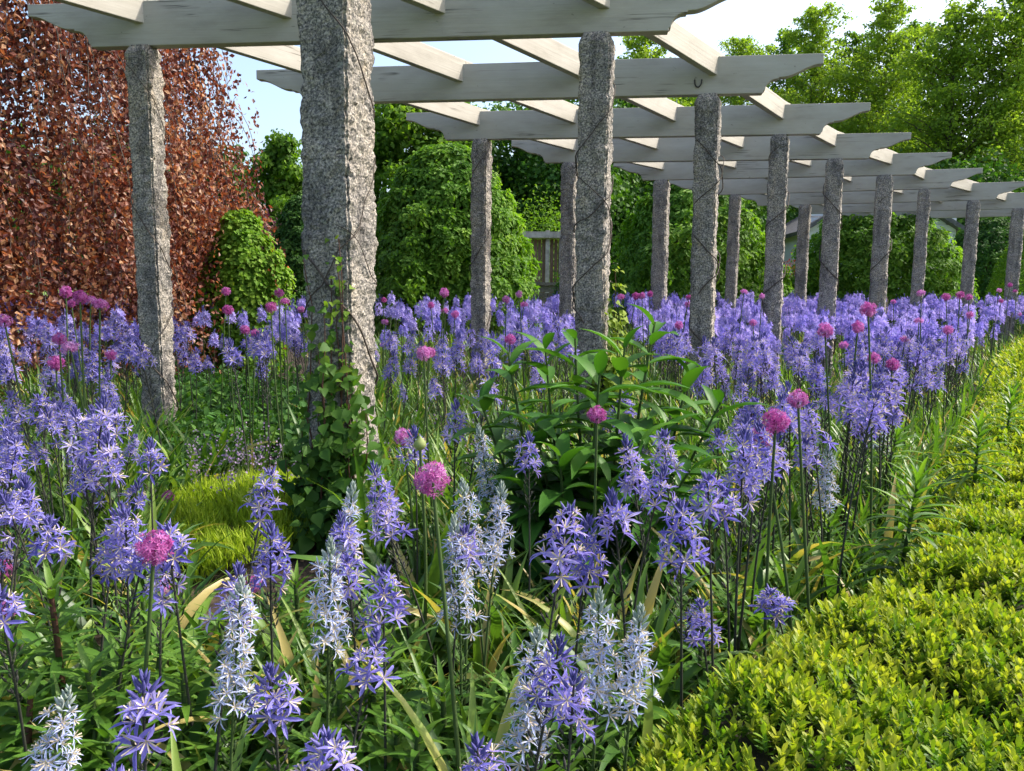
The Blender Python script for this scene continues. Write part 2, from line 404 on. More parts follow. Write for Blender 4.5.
# ------------------------------------------------------------------ ground and lawn
def sheet(name, xs, ys, mat, lift=0, jit=0):
    X, Y = np.meshgrid(xs, ys); Z = ground_z(X, Y) + lift
    if jit: Z = Z + rng.normal(0, jit, Z.shape)
    n, m = X.shape
    i = np.arange(n - 1)[:, None] * m + np.arange(m - 1)[None]
    F = np.stack([i, i + 1, i + m + 1, i + m], -1).reshape(-1, 4)
    b = MB(); b.add(np.stack([X, Y, Z], -1).reshape(-1, 3), F)
    return tag(b.build(name, mat), kind='structure')
xs_far = np.concatenate([np.linspace(-600, -42, 12), np.linspace(-40, 50, 60), np.linspace(52, 600, 12)])
ys_far = np.concatenate([np.linspace(-40, 16, 40), np.linspace(17, 60, 40), np.linspace(65, 900, 12)])
sheet('lawn', xs_far, ys_far, M_LAWN, -.03)
sheet('soil_bed', np.linspace(-9, 17, 160), np.linspace(-.8, 17.2, 120), M_SOIL, 0.012, .008)

# ------------------------------------------------------------------ pergola
BEAMS = [  # centre x, centre y, turn, length, bottom height above eye, tilt, left post, right post
    (-2.35, 3.69, .06, 4.83, 1.66, 0, -1.55, 1.553),
    (-.971, 5.396, .103, 4.83, 1.66, .003, -1.608, 1.512),
    (.076, 6.791, .161, 4.81, 1.627, -.009, -1.56, 1.56),
    (1.17, 8.401, .187, 4.811, 1.634, -.012, -1.56, 1.58),
    (2.337, 9.951, .207, 4.841, 1.657, -.012, -1.632, 1.60),
    (3.801, 11.584, .245, 4.679, 1.70, -.005, -1.587, 1.53),
    (5.004, 13.008, .275, 4.803, 1.684, .005, -1.30, 1.60),
    (6.477, 14.253, .317, 4.822, 1.662, .001, -1.12, 1.64),
    (7.878, 15.532, .357, 4.81, 1.66, 0, -1.5, 1.80),
    (9.329, 16.754, .397, 4.81, 1.66, 0, -1.5, 1.6),
]
BH, BT, INSET = .295, .085, .45
pergola = empty('pergola', (0, 6, 0), 'long curved pergola of grey painted beams on rough granite posts over the flower bed', 'pergola')

def pg(o):
    o.parent = pergola
    o.location = Vector(o.location) - Vector((0, 6, 0))
    return o

def ogee(L):
    """half outline of a beam's lower edge, from the bottom end out to the tip"""
    e = L / 2
    pts = [(e - INSET, 0), (e - INSET, .018), (e - INSET + .014, .020)]
    for a in np.linspace(0, 1, 7)[1:]:
        th = a * math.pi / 2
        pts.append((e - INSET + .014 + .085 * (1 - math.cos(th)), .020 + .088 * math.sin(th)))
    pts.append((e - INSET + .115, .108)); pts.append((e - INSET + .115, .120))
    for a in np.linspace(0, 1, 15)[1:]:
        q = min(1, max(0, (a - .12) / .80)); pts.append((e - INSET + .115 + .335 * a, .120 + .095 * (.85 * q * q * (3 - 2 * q) + .15 * a)))
    return pts

def beam(i, b):
    cx, cy, th, L, hb, tilt = b[:6]
    half = ogee(L)
    out = [(-x, z) for x, z in half[::-1]] + half + [(L / 2, BH), (-L / 2, BH)]
    n = len(out); me = bpy.data.meshes.new('cross_beam')
    V = [(x, -BT / 2, z) for x, z in out] + [(x, BT / 2, z) for x, z in out]
    h = n - 2
    k = len(half)
    F = [(q, (q + 1) % n, n + (q + 1) % n, n + q) for q in range(n)]
    # fan the concave outline as strips up to the top edge
    def face(off, flip):
        fs = []
        return fs
    me.from_pydata(V, [], [tuple(range(n - 1, -1, -1))[::-1], tuple(range(n, 2 * n))[::-1]] + [f[::-1] for f in F])
    me.materials.append(M_PAINT); me.validate()
    o = bpy.data.objects.new('cross_beam', me); COL.objects.link(o)
    bv = o.modifiers.new('bevel', 'BEVEL'); bv.width = .005; bv.segments = 2; bv.limit_method = 'ANGLE'
    o.location = (cx, cy, CAM_Z + hb); o.rotation_euler = (0, -tilt, -th)
    pg(o)
    if i == 2:      # small iron ring screwed into the beam's front
        rb = MB(); a = np.linspace(-.2, math.pi + .2, 14)
        tube(rb, np.stack([-.028 * np.cos(a), np.full(14, -.012), -.05 * np.sin(a)], -1), .006, 6)
        r = rb.build('hook', M_IRON, o); r.location = (1.44, -BT / 2, .105)
    return o

def post(x, y, zt, w, turn, seed, res=1.0):
    zb = float(ground_z(x, y)) - .15; H = zt - zb
    na = int(40 * res); nh = int(H * 48 * res)
    a = np.arange(na) / na * 4
    k = a.astype(int); f = a - k
    sq = np.where((k == 0)[:, None], np.stack([np.ones(na), -1 + 2 * f], -1), np.where((k == 1)[:, None], np.stack([1 - 2 * f, np.ones(na)], -1), np.where((k == 2)[:, None], np.stack([-np.ones(na), 1 - 2 * f], -1), np.stack([-1 + 2 * f, -np.ones(na)], -1))))
    zz = np.linspace(0, H, nh)
    ct, st = math.cos(turn), math.sin(turn)
    V = np.zeros((nh, na, 3)); o3 = Vector((seed * 7.3, seed * 3.1, seed * 1.7))
    lean = rng.normal(0, .004, 2)
    for iz, z in enumerate(zz):
        top = max(0, 1 - (H - z) / .05)
        for ia in range(na):
            u, v = sq[ia] * w / 2
            p = Vector((u, v, z))
            d1 = mnoise.fractal(p * 5 + o3, 1.0, 2.0, 3)
            cr_ = min(abs(sq[ia][0]), abs(sq[ia][1]))
            d2 = mnoise.fractal(p * 22 + o3, .8, 2.1, 4)
            d3 = abs(mnoise.noise(p * 11 + o3))
            s = 1 + (d1 * .010 + d2 * .008 - d3 * .010 * min(1, .25 + 1.5 * cr_ ** 3) - (.012 if cr_ > .97 else 0) - .02 * top) / (w / 2)
            uu, vv = u * s + d2 * .004 + lean[0] * z, v * s + lean[1] * z
            V[iz, ia] = (uu * ct - vv * st, uu * st + vv * ct, z)
    i = np.arange(nh - 1)[:, None] * na; j = np.arange(na)[None]; kk = (j + 1) % na
    F = np.stack([i + j, i + kk, i + na + kk, i + na + j], -1).reshape(-1, 4)
    b = MB(); b.add(V.reshape(-1, 3), F)
    tp = V[-1]; b.add(np.concatenate([tp, tp.mean(0)[None]]), np.array([[q, (q + 1) % na, na] for q in range(na)]))
    o = b.build('stone_post', M_GRANITE, None, smooth=False)
    o.location = (x, y, zb)
    return pg(o)

POSTS = {}
for i, b in enumerate(BEAMS):
    beam(i, b)
    cx, cy, th, L, hb, tilt, ul, ur = b
    for s, u in (('l', ul), ('r', ur)):
        if i == 9 and s == 'r': continue
        x, y = cx + u * math.cos(th), cy - u * math.sin(th)
        w = {(0, 'r'): .245, (1, 'l'): .175, (1, 'r'): .205, (2, 'r'): .19}.get((i, s), .20 + .02 * ((i * 7 + (s == 'l') * 3) % 3 - 1))
        turn = {(0, 'r'): -.33, (1, 'l'): -.16, (1, 'r'): -.26, (2, 'r'): -.38}.get((i, s), -th - .20)
        z_top = CAM_Z + hb + u * tilt
        res = 2.0 if (i, s) == (0, 'r') else (1.4 if i == 1 or (i, s) in ((2, 'r'), (3, 'l'), (3, 'r')) else 1.0)
        if y < 4 and s == 'l': res = .8
        POSTS[(i, s)] = (x, y, z_top, w, turn)
        post(x, y, z_top, w, turn, i * 2 + (s == 'l') + 1, res)

RW, RH = .062, .185
for u in (-1.58, -.53, .51, 1.58):
    for i in range(len(BEAMS) - 1):
        def pt(b):
            cx, cy, th, L, hb, tilt = b[:6]
            return Vector((cx + u * math.cos(th), cy - u * math.sin(th), CAM_Z + hb + u * tilt + BH * .50))
        p, q = pt(BEAMS[i]), pt(BEAMS[i + 1])
        if i == 0: p = p - (q - p) * .35
        d = q - p; ln = d.length
        me = bpy.data.meshes.new('rafter')
        x0, x1 = 0.001, ln - .001
        V = [(x, yy, z) for x in (x0, x1) for yy in (-RW / 2, RW / 2) for z in (0, RH)]
        me.from_pydata(V, [], [(0, 1, 3, 2), (4, 6, 7, 5), (0, 4, 5, 1), (2, 3, 7, 6), (1, 5, 7, 3), (0, 2, 6, 4)])
        me.materials.append(M_PAINT)
        o = bpy.data.objects.new('rafter', me); COL.objects.link(o)
        bv = o.modifiers.new('bevel', 'BEVEL'); bv.width = .004; bv.segments = 2
        o.location = p; o.rotation_euler = (0, -math.asin(d.z / ln), math.atan2(d.y, d.x))
        pg(o)

# ------------------------------------------------------------------ trees
def limb(mb, a, b, r0, r1, sag=.0, wob=.08, segs=7, sides=7):
    a, b = np.array(a, float), np.array(b, float); t = np.linspace(0, 1, segs)[:, None]
    p = a + (b - a) * t; L = np.linalg.norm(b - a)
    p[1:-1] += rng.normal(0, wob * L / segs, (segs - 2, 3)); p[:, 2] += sag * L * (t[:, 0] - t[:, 0] ** 2) * 4
    tube(mb, p, r0 + (r1 - r0) * t[:, 0] ** .8, sides)

def crown_tree(name, base, H, Rw, z0, n_puff, per, leaf_size, mat, label, group=None, seed=0, flat=.6, puff=.28, gap=0.0, cat='tree', shape=1.0, trunk_r=None):
    """trunk with limbs to every clump; crown of many leaf faces in uneven clumps"""
    root = empty(name, base, label, cat, group)
    zc, hh = (z0 + H) / 2, (H - z0) / 2
    P = []
    while len(P) < n_puff:
        v = rng.uniform(-1, 1, 3)
        r = np.linalg.norm(v)
        if r > 1 or r < .25 + gap * .3: continue
        sh = 1 - .35 * shape * max(0, v[2]) - .15 * max(0, -v[2])
        P.append((v[0] * Rw * sh, v[1] * Rw * sh, zc + v[2] * hh))
    P = np.array(P)
    tb = MB(); tr = trunk_r or H * .016
    limb(tb, (0, 0, -.3), (rng.normal(0, .05 * H * .3), rng.normal(0, .1), H * .55), tr, tr * .6, 0, .03, 9, 9)
    limb(tb, (0, 0, H * .52), (rng.normal(0, .03 * H), rng.normal(0, .1), H * .9), tr * .62, tr * .15, 0, .05)
    for p in P[:min(34, n_puff)]:
        zz = max(z0 * .6, min(H * .8, p[2] - np.hypot(p[0], p[1]) * .75))
        limb(tb, (0, 0, zz), p, tr * .38 * (1.15 - zz / H), tr * .06, -.04, .10, 7, 5)
    tb.build('trunk', M_BARK, root)
    b = MB()
    sz = Rw * puff
    for p in P:
        n = int(per * rng.uniform(.6, 1.3)); s = sz * rng.uniform(.6, 1.25)
        d = rdir(n); rad = rng.uniform(.25, 1, n) ** .5
        off = d * rad[:, None] * s * np.array([1, 1, flat])
        off += (rng.normal(0, 1, (n, 3)) * .18 * s)
        nn = norm(d + rng.normal(0, .7, (n, 3)) + np.array([0, 0, .5]))
        ld = norm(np.cross(nn, rdir(n))); ld[:, 2] -= .35
        ls = leaf_size * rng.uniform(.6, 1.3, n)
        tn = np.clip(rng.normal(.5, .16, n) + rng.normal(0, .16), 0, 1)
        b.scatter(DIAMOND, basis(ld, nn, ls * .8, ls), p + off, tn)
    b.build('crown', mat, root, smooth=False)
    return root

def airy_tree(name, base, H, W, z0, mat, label, group, n_branch=125, leaf_size=.15, dens=58):
    """upright pointed tree: a leader, rising branches, and leaf sprays strung along them with sky between"""
    root = empty(name, base, label, 'tree', group); tb, b = MB(), MB()
    zz = np.linspace(-.3, H * .97, 14); lead = np.stack([np.cumsum(rng.normal(0, .05, 14)), np.cumsum(rng.normal(0, .05, 14)), zz], -1)
    tube(tb, lead, np.linspace(H * .014, .02, 14), 8)
    for k in range(n_branch):
        f = ((k + rng.random()) / n_branch) ** .85; z = z0 * .5 + (H * .96 - z0 * .5) * f
        fe = np.clip((z - z0 * .5) / (H - z0 * .5), 0, 1)
        w = 1.5 * W * (min(1, .45 + 2.2 * fe) * (1 - fe ** 2.0) ** .75 + .05) * rng.uniform(.55, 1.12)
        a = k * 2.4 + rng.normal(0, .3); o = np.array([math.cos(a), math.sin(a), 0])
        p0 = np.array([np.interp(z, zz, lead[:, 0]), np.interp(z, zz, lead[:, 1]), z])
        m = 9; t = np.linspace(0, 1, m)[:, None]; rise = rng.uniform(.35, .8)
        P = p0 + o * w * t + np.array([0, 0, 1.]) * (w * rise * (t - .25 * t * t)) + np.cumsum(rng.normal(0, .03 * w, (m, 3)), 0) * .5
        tube(tb, P, np.linspace(.05 * (1.1 - fe) + .012, .006, m), 5, cap=False)
        n = int(dens * (w + .5) * rng.uniform(.6, 1.3) * 1.6)
        tt = rng.beta(1.7, 1.2, n) * 1.02; c = np.stack([np.interp(tt, t[:, 0], P[:, i]) for i in range(3)], -1)
        sg = .10 + .17 * w * (.35 + .65 * np.sin(np.clip(tt, 0, 1) * 3.1))
        c = c + rng.normal(0, 1, (n, 3)) * sg[:, None] * np.array([.62, .62, .40])
        nn = norm(rng.normal(0, .6, (n, 3)) + np.array([0, 0, .8])); ld = norm(np.cross(nn, rdir(n)) + np.array([0, 0, -.35]))
        ls = leaf_size * rng.uniform(.6, 1.3, n); b.scatter(DIAMOND, basis(ld, nn, ls * .8, ls), c, np.clip(rng.normal(.5, .16, n) + rng.normal(0, .12), 0, 1))
    tb.build('trunk', M_BARK, root); b.build('crown', mat, root, smooth=False)
    return root

def place(o, px, d, dx=0):
    p = at_depth(px, 292, d)
    o.location = (p[0], p[1], float(ground_z(p[0], p[1]))); return o

def here(px, d):
    p = at_depth(px, 292, d); return (p[0], p[1], float(ground_z(p[0], p[1])))

def weeping(name, px, d, hw, H, n, leaf_len, mat, label, group=None, lean=.0, spray=11, layers=1.0, ragged=.12, seed=1, arc=(0, 2 * math.pi), stem=True):
    """mound of down-hanging sprays, shingled over an uneven dome"""
    base = here(px, d); root = empty(name, base, label, 'tree', group)
    b = MB(); tb = MB()
    limb(tb, (0, 0, -.2), (.05, .0, H * .8), .03 * H, .02 * H, 0, .06, 8, 8)
    for k in range(14):
        a = k * 2.4; e = np.array([math.cos(a) * hw * .6, math.sin(a) * hw * .6, H * (.55 + .3 * rng.random())])
        limb(tb, (0, 0, H * (.4 + .35 * rng.random())), e, .012 * H, .004 * H, .12, .1, 7, 5)
    tb.build('trunk', M_BARK, root)
    lob = [(rng.uniform(0, 6.28), rng.integers(2, 7), rng.uniform(.03, ragged)) for _ in range(6)]
    def rad(th, hfrac):
        r = (1 - hfrac ** 2.6) ** .55
        for ph, k, am in lob: r = r + am * .5 * np.sin(k * th + ph + 5 * hfrac * (k % 3 - 1)) * (1 - hfrac ** 3)
        return np.clip(r, 0.02, 2)
    th = rng.uniform(arc[0], arc[1], n); h = rng.uniform(.04, .999, n) ** .85
    dep = np.where(rng.random(n) < .68, rng.uniform(.9, 1.04, n), rng.uniform(.66, .9, n))
    # bunch the sprays into tufts, so that dark hollows stay between them
    cells = np.floor(th * 7 + 13 * np.floor(h * 10)).astype(int); tuft = (np.sin(cells * 12.9898) * 43758.5) % 1.0
    thc = (np.floor(th * 5.5) + .5) / 5.5; hc = (np.floor(h * 9) + .62) / 9
    cells = np.floor(th * 5.5) + 57 * np.floor(h * 9); tuft = (np.sin(cells * 12.9898) * 43758.5) % 1.0; t2 = (np.sin(cells * 78.233) * 12345.6) % 1.0
    th = th + (thc + (t2 - .5) * .16 - th) * .5; h = np.clip(h + (hc + (tuft - .5) * .09 - h) * .5, .03, .999)
    dep = dep * (.80 + .25 * tuft)
    r = rad(th, h) * hw * dep
    P0 = np.stack([r * np.cos(th), r * np.sin(th), h * H], -1)
    out = np.stack([np.cos(th), np.sin(th), np.zeros(n)], -1)
    flatten = np.clip(h, 0, 1)[:, None] ** 2
    ln = leaf_len * rng.uniform(3, 6.5, n)
    tint0 = np.clip(.3 + .4 * t2 + rng.normal(0, .14, n), 0, 1)
    tang = np.stack([-np.sin(th), np.cos(th), np.zeros(n)], -1)
    for k in range(spray):
        t = (k + .5) / spray
        dirv = norm(out * (.9 - 1.1 * t + .3 * flatten) + np.array([0, 0, -1.0]) * (.15 + .95 * t) + tang * rng.normal(0, .25, (n, 1)))
        P = P0 + out * (ln * (.55 * t - .45 * t * t))[:, None] + np.array([0, 0, 1.]) * (ln * (.10 * t - .75 * t * t))[:, None] + tang * (rng.normal(0, .22, n) * ln)[:, None] * (.3 + t)
        side = tang * rng.choice([-1, 1], n)[:, None]
        ld = norm(dirv + side * .8 + rng.normal(0, .3, (n, 3)))
        nn = norm(out + np.array([0, 0, .7]) + rng.normal(0, .35, (n, 3)))
        ls = leaf_len * rng.uniform(.65, 1.25, n)
        keep = P[:, 2] > -.05
        b.scatter(LEAF_SMALL if leaf_len > .075 else DIAMOND, basis(ld, nn, ls * .85, ls)[keep], P[keep], (tint0 + rng.normal(0, .1, n))[keep])
    b.build('crown', mat, root, smooth=False)
    return root

# -- weeping mounds behind the bed
weeping('weeping_tree', 447, 15, 1.62, 3.7, 5200, .10, M_WEEP, 'round green weeping tree between the two nearest tall posts on the left', lean=0)
weeping('weeping_tree', 688, 17, 1.75, 3.45, 4600, .10, M_WEEP, 'green weeping tree standing behind the thin middle posts', )
weeping('weeping_tree', 873, 18, 1.95, 3.1, 5000, .10, M_WEEP, 'wide green weeping tree under the far beam ends, lit on its right side')
weeping('weeping_tree', 985, 21, 1.3, 3.0, 2800, .085, M_DARKLF, 'dark narrow weeping tree in the gap left of the clipped dome')
weeping('weeping_tree', 243, 9.6, .44, 2.05, 1500, .062, M_WEEPLT, 'small light green weeping tree at the copper tree\'s right edge', ragged=.6)
weeping('weeping_tree', 305, 16.5, .75, 2.9, 2200, .08, M_DARKLF, 'dark green weeping tree half hidden behind the nearest granite post')

# -- clipped dome at the right edge
def clipped_dome():
    base = here(1036, 16); root = empty('clipped_dome_shrub', base, 'smooth clipped green dome shrub cut by the right picture edge', 'shrub')
    tb = MB(); limb(tb, (0, 0, -.1), (0, 0, 1.3), .07, .04); tb.build('trunk', M_BARK, root)
    n = 26000; d = rdir(n); d[:, 2] = np.abs(d[:, 2]); rr = rng.uniform(.92, 1.02, n)
    P = d * rr[:, None] * np.array([.95, .95, 2.35]); ls = rng.uniform(.03, .06, n)
    ld = norm(rdir(n) + d * .5); b = MB(); b.scatter(DIAMOND, basis(ld, d, ls * .6, ls), P, np.clip(rng.normal(.5, .2, n), 0, 1))
    b.build('crown', M_WEEP, root, smooth=False)
clipped_dome()

# -- copper beech with hanging strands
def copper():
    base = here(-62, 9.6); base = (base[0], base[1], base[2])
    root = empty('weeping_copper_beech', base, 'big weeping copper beech with red brown hanging leaves at the left edge', 'tree')
    Rr, H = 3.45, 7.6
    tb = MB(); limb(tb, (0, 0, -.3), (.2, 0, 6.4), .34, .16, 0, .04, 10, 10)
    prof = lambda h: Rr * np.clip(1 - (h / H) ** 2.5, 0, 1) ** .5
    for k in range(26):
        a = rng.uniform(-2.6, 1.2); h = rng.uniform(2.2, 6.6); r = prof(np.array(h)) * .93
        limb(tb, (0, 0, h * .78), (r * math.cos(a), r * math.sin(a), h), .07, .012, .16, .12, 9, 6)
    tb.build('trunk', M_BARK, root)
    b = MB(); sb = MB(); n = 8200
    ang = np.concatenate([rng.uniform(-2.5, .9, n - 1400), rng.uniform(.9, 3.8, 1400)])
    h0 = rng.uniform(.7, 6.9, n)
    dep = rng.uniform(0, 1, n) ** .6 * .52 + .50
    r0 = prof(h0) * dep * (1 + .07 * np.sin(ang * 5 + 1) + .05 * np.sin(ang * 11))
    # the right-hand fringe is thin: keep about half of it
    ln = rng.uniform(.6, 1.9, n)
    fr = ((ang > -.75) & (h0 > 2.6) & (rng.random(n) < .62)) | ((ang > -1.0) & (ang < .6) & (h0 < 1.9) & (rng.random(n) < .55))
    keepS = ~fr
    for q in np.where(keepS)[0]:
        m = int(ln[q] / .030); t = np.linspace(0, 1, m)
        o = np.array([math.cos(ang[q]), math.sin(ang[q])])
        out = r0[q] + .35 * np.sin(np.clip(t * 2.2, 0, 1.57)) * min(1, ln[q]); z = h0[q] + .12 * np.sin(t * 6) * .3 - ln[q] * t ** 1.25
        sway = np.cumsum(rng.normal(0, .010, m))
        P = np.stack([o[0] * out - o[1] * sway, o[1] * out + o[0] * sway, z], -1)
        ok = z > .02
        P = P[ok]; m = len(P)
        if m < 4: continue
        if q % 4 == 0: tube(sb, P[::3] if m > 9 else P, .004, 3, cap=False)
        side = np.where(np.arange(m) % 2, 1, -1)[:, None] * np.array([-o[1], o[0], 0])
        ld = norm(side * .7 + np.array([0, 0, -1.]) + rng.normal(0, .75, (m, 3)))
        nn = norm(np.array([o[0], o[1], .35]) + rng.normal(0, .8, (m, 3)))
        ls = rng.uniform(.042, .074, m)
        b.scatter(LEAF_SMALL, basis(ld, nn, ls * 1.05, ls), P + rng.normal(0, .032, (m, 3)), np.clip((rng.normal(.52, .2) + .17 * math.sin(ang[q] * 9 + h0[q]) * math.sin(h0[q] * 3.1 + ang[q] * 4)) * np.ones(m) + rng.normal(0, .2, m), 0, 1))
    for k in range(46):
        a = rng.uniform(-1.15, .25); h = rng.uniform(2.9, 5.6); r = float(prof(np.array(h))) * .9; o = np.array([math.cos(a), math.sin(a)]); tn = np.array([-o[1], o[0]])
        m = 40; t = np.linspace(0, 1, m); reach = rng.uniform(.35, .95); drop = rng.uniform(.8, 2.2); sw = np.cumsum(rng.normal(0, .012, m))
        P = np.stack([o[0] * (r + reach * np.sin(t * 1.5)) + tn[0] * sw, o[1] * (r + reach * np.sin(t * 1.5)) + tn[1] * sw, h + .25 * np.sin(t * 3.1) - drop * t ** 2], -1)
        tube(sb, P[::2], np.linspace(.010, .003, 20), 4, cap=False)
        kp = rng.random(m) < np.interp(t, [0, .3, 1], [.9, .5, .75]); n2 = int(kp.sum())
        for rr in range(3):
            ls = rng.uniform(.04, .07, n2)
            b.scatter(LEAF_SMALL, basis(norm(rng.normal(0, .6, (n2, 3)) + np.array([0, 0, -.8])), rdir(n2), ls, ls), P[kp] + rng.normal(0, .03, (n2, 3)), np.clip(rng.normal(.45, .22, n2), 0, 1))
    b.build('crown', M_COPPER, root, smooth=False)
    sb.build('hanging_twigs', M_DRYVINE, root)
copper()

# -- trees behind
tg = 'tall trees along the far side of the garden'
BACK = [  # px, depth, height, half width, crown start, puffs, per puff, leaf, material, label, gap
    (830, 57, 11.5, 5.0, .8, 90, 260, .26, M_TREELF, 'broad far green tree filling behind the pointed trees', .2),
    (985, 57, 13.5, 5.0, .8, 90, 260, .26, M_TREELF, 'broad far green tree behind the airy right trees', .2),
    (905, 54, 11.5, 5.0, .8, 100, 260, .26, M_TREELF, 'broad green tree behind the airy far trees', .2),
    (760, 56, 9.5, 5.5, .6, 100, 260, .26, M_TREELF, 'broad dark tree low behind the far right trees', .2),
    (420, 30, 8.6, 2.9, .6, 90, 260, .20, M_TREELF, 'bright green round tree rising behind the weeping tree on the left', .1),
    (500, 33, 8.2, 3.4, .5, 90, 260, .20, M_DARKLF, 'dark green tree behind the thin left post', .1),
    (568, 31, 8.4, 3.0, .5, 90, 260, .20, M_DARKLF, 'dark green tree above the white topped garden screen', .1),
    (628, 34, 8.6, 3.0, .5, 80, 240, .20, M_DARKLF, 'dark green tree right of the second granite post', .1),
    (705, 33, 7.4, 2.8, .5, 80, 240, .20, M_DARKLF, 'dark green tree between the middle posts', .1),
    (840, 36, 6.8, 3.6, .4, 90, 240, .20, M_DARKLF, 'dark green tree behind the wide weeping tree', .1),
    (960, 33, 6.0, 3.2, .4, 90, 240, .20, M_DARKLF, 'low dark tree under the far end of the pergola', .1),
    (1030, 34, 5.8, 3.0, .4, 80, 240, .20, M_TREELF, 'low mid green tree behind the clipped dome', .1),
    (283, 25, 5.6, 1.25, .3, 60, 260, .15, M_TREELF, 'small round green tree in the gap left of the nearest post', .1),
    (345, 32, 7.2, 2.0, .3, 70, 260, .18, M_DARKLF, 'dark tree directly behind the nearest post', .1),
    (-190, 22, 5.5, 3.0, .2, 70, 240, .16, M_DARKLF, 'dark tree mostly beyond the left picture edge', .1),
    (-40, 24, 6.0, 3.2, .2, 80, 240, .16, M_DARKLF, 'dark tree behind the left part of the copper beech', .1),
    (110, 26, 6.0, 3.0, .2, 80, 240, .16, M_DARKLF, 'dark tree behind the middle of the copper beech', .1),
    (225, 30, 6.2, 2.0, .3, 60, 220, .2, M_DARKLF, 'dark tree behind the copper beech fringe', .1),
]
for k, (px, d, H, w, z0, npf, per, ls, mat, lab, gap) in enumerate(BACK):
    crown_tree('garden_tree', here(px, d), H, w, z0, npf, per, ls, mat, lab, tg if d > 30 else None, gap=gap, puff=.26 if gap > .2 else .32)

AIRY = [  # px, depth, top row in the photo, half width, leaf material, label
    (642, 42, 36, 2.3, M_SPRINGLF, 'light green far tree showing above the second beam'),
    (735, 46, 42, 2.6, M_SPRINGLF, 'light green far tree whose top shows just right of the second beam end'),
    (772, 50, 34, 2.4, M_TREELF, 'mid green far tree between two taller light ones'),
    (803, 44, 14, 2.5, M_SPRINGLF, 'pointed light green far tree above the third beam tip'),
    (838, 48, 36, 2.4, M_TREELF, 'shorter mid green far tree between two pointed tall ones'),
    (868, 42, 0, 2.3, M_SPRINGLF, 'tall narrow light green far tree reaching the top picture edge'),
    (905, 47, 26, 2.5, M_TREELF, 'green far tree under the gap of sky near the top right'),
    (940, 37, 10, 2.5, M_SPRINGLF, 'airy yellow green far tree with branches showing through'),
    (995, 36, -30, 2.7, M_SPRINGLF, 'tallest airy far tree at the right picture edge'),
    (1045, 39, -10, 2.8, M_SPRINGLF, 'airy far tree half beyond the right picture edge'),
    (1100, 40, 10, 2.8, M_TREELF, 'green far tree beyond the right picture edge'),
    (690, 50, 70, 2.6, M_TREELF, 'low green far tree behind the second beam end'),
]
for px, d, ty, w, mat, lab in AIRY:
    bs = here(px, d); airy_tree('tall_tree', bs, (292 - ty) * d / 770 + CAM_Z - bs[2], w, 2.0, mat, lab, tg)

# small conifer tip behind the gap
def conifer():
    root = empty('conifer', here(279, 34), 'thin pointed conifer tip above the small round tree', 'tree')
    tb = MB(); tube(tb, np.array([(0, 0, -.2), (0, 0, 6.5)]), [.1, .01], 6); tb.build('trunk', M_BARK, root)
    b = MB(); n = 9000; z = .4 + 6.1 * rng.random(n) ** .8; r = (6.55 - z) * .34 * rng.uniform(.2, 1, n) * (.7 + .3 * np.sin(z * 9)); a = rng.uniform(0, 6.28, n)
    P = np.stack([r * np.cos(a), r * np.sin(a), z - r * .2], -1); o = np.stack([np.cos(a), np.sin(a), -.2 * np.ones(n)], -1)
    b.scatter(DIAMOND, basis(o, np.array([0, 0, 1.]), .06, .2), P, rng.random(n)); b.build('crown', M_DARKLF, root, smooth=False)
conifer()

def shrub(name, px, d, hw, H, n, ls, mat, label, cat='shrub'):
    root = empty(name, here(px, d), label, cat)
    tb = MB()
    for k in range(6):
        a = k * 1.05; limb(tb, (0, 0, -.05), (hw * .6 * math.cos(a), hw * .6 * math.sin(a), H * .7), .02, .006, 0, .1, 6, 5)
    tb.build('stem', M_BARK, root)
    d3 = rdir(n); d3[:, 2] = np.abs(d3[:, 2]); rr = rng.uniform(.55, 1.02, n); rr = rr * (1 + .15 * np.sin(7 * np.arctan2(d3[:, 1], d3[:, 0])) + .1 * np.sin(d3[:, 2] * 9))
    P = d3 * rr[:, None] * np.array([hw, hw, H]); l = ls * rng.uniform(.6, 1.3, n)
    b = MB(); b.scatter(DIAMOND, basis(norm(rdir(n) + d3 * .4), d3, l * .7, l), P, np.clip(rng.normal(.5, .22, n), 0, 1)); b.build('foliage', mat, root, smooth=False)
    return root
shrub('purple_shrub', 271, 21, 1.05, 2.6, 7000, .09, M_PURPLELF, 'dark purple leaved shrub above the stone wall, left of the nearest post')
shrub('red_shrub', 794, 24, .55, 1.75, 2500, .08, M_REDLF, 'small red leaved shrub in front of the white house')
shrub('green_shrub', 775, 22, .7, 1.3, 3000, .08, M_TREELF, 'low bright green shrub below the red leaved one')
shrub('green_shrub', 565, 17.5, .35, 1.35, 2500, .07, M_DARKLF, 'dark green shrub beside the garden screen steps')
shrub('green_shrub', 545, 24, 1.5, 3.4, 8000, .1, M_TREELF, 'light green shrub top showing over the white topped garden screen')

# -- garden screen, low wall, house in the distance
def box(mb, c, s, tint=.5, mat=0):
    x, y, z = c; a, b_, h = s[0] / 2, s[1] / 2, s[2] / 2
    V = [(x + i * a, y + j * b_, z + k * h) for i in (-1, 1) for j in (-1, 1) for k in (-1, 1)]
    mb.add(V, [(0, 1, 3, 2), (4, 6, 7, 5), (0, 4, 5, 1), (2, 3, 7, 6), (1, 5, 7, 3), (0, 2, 6, 4)], tint, mat)

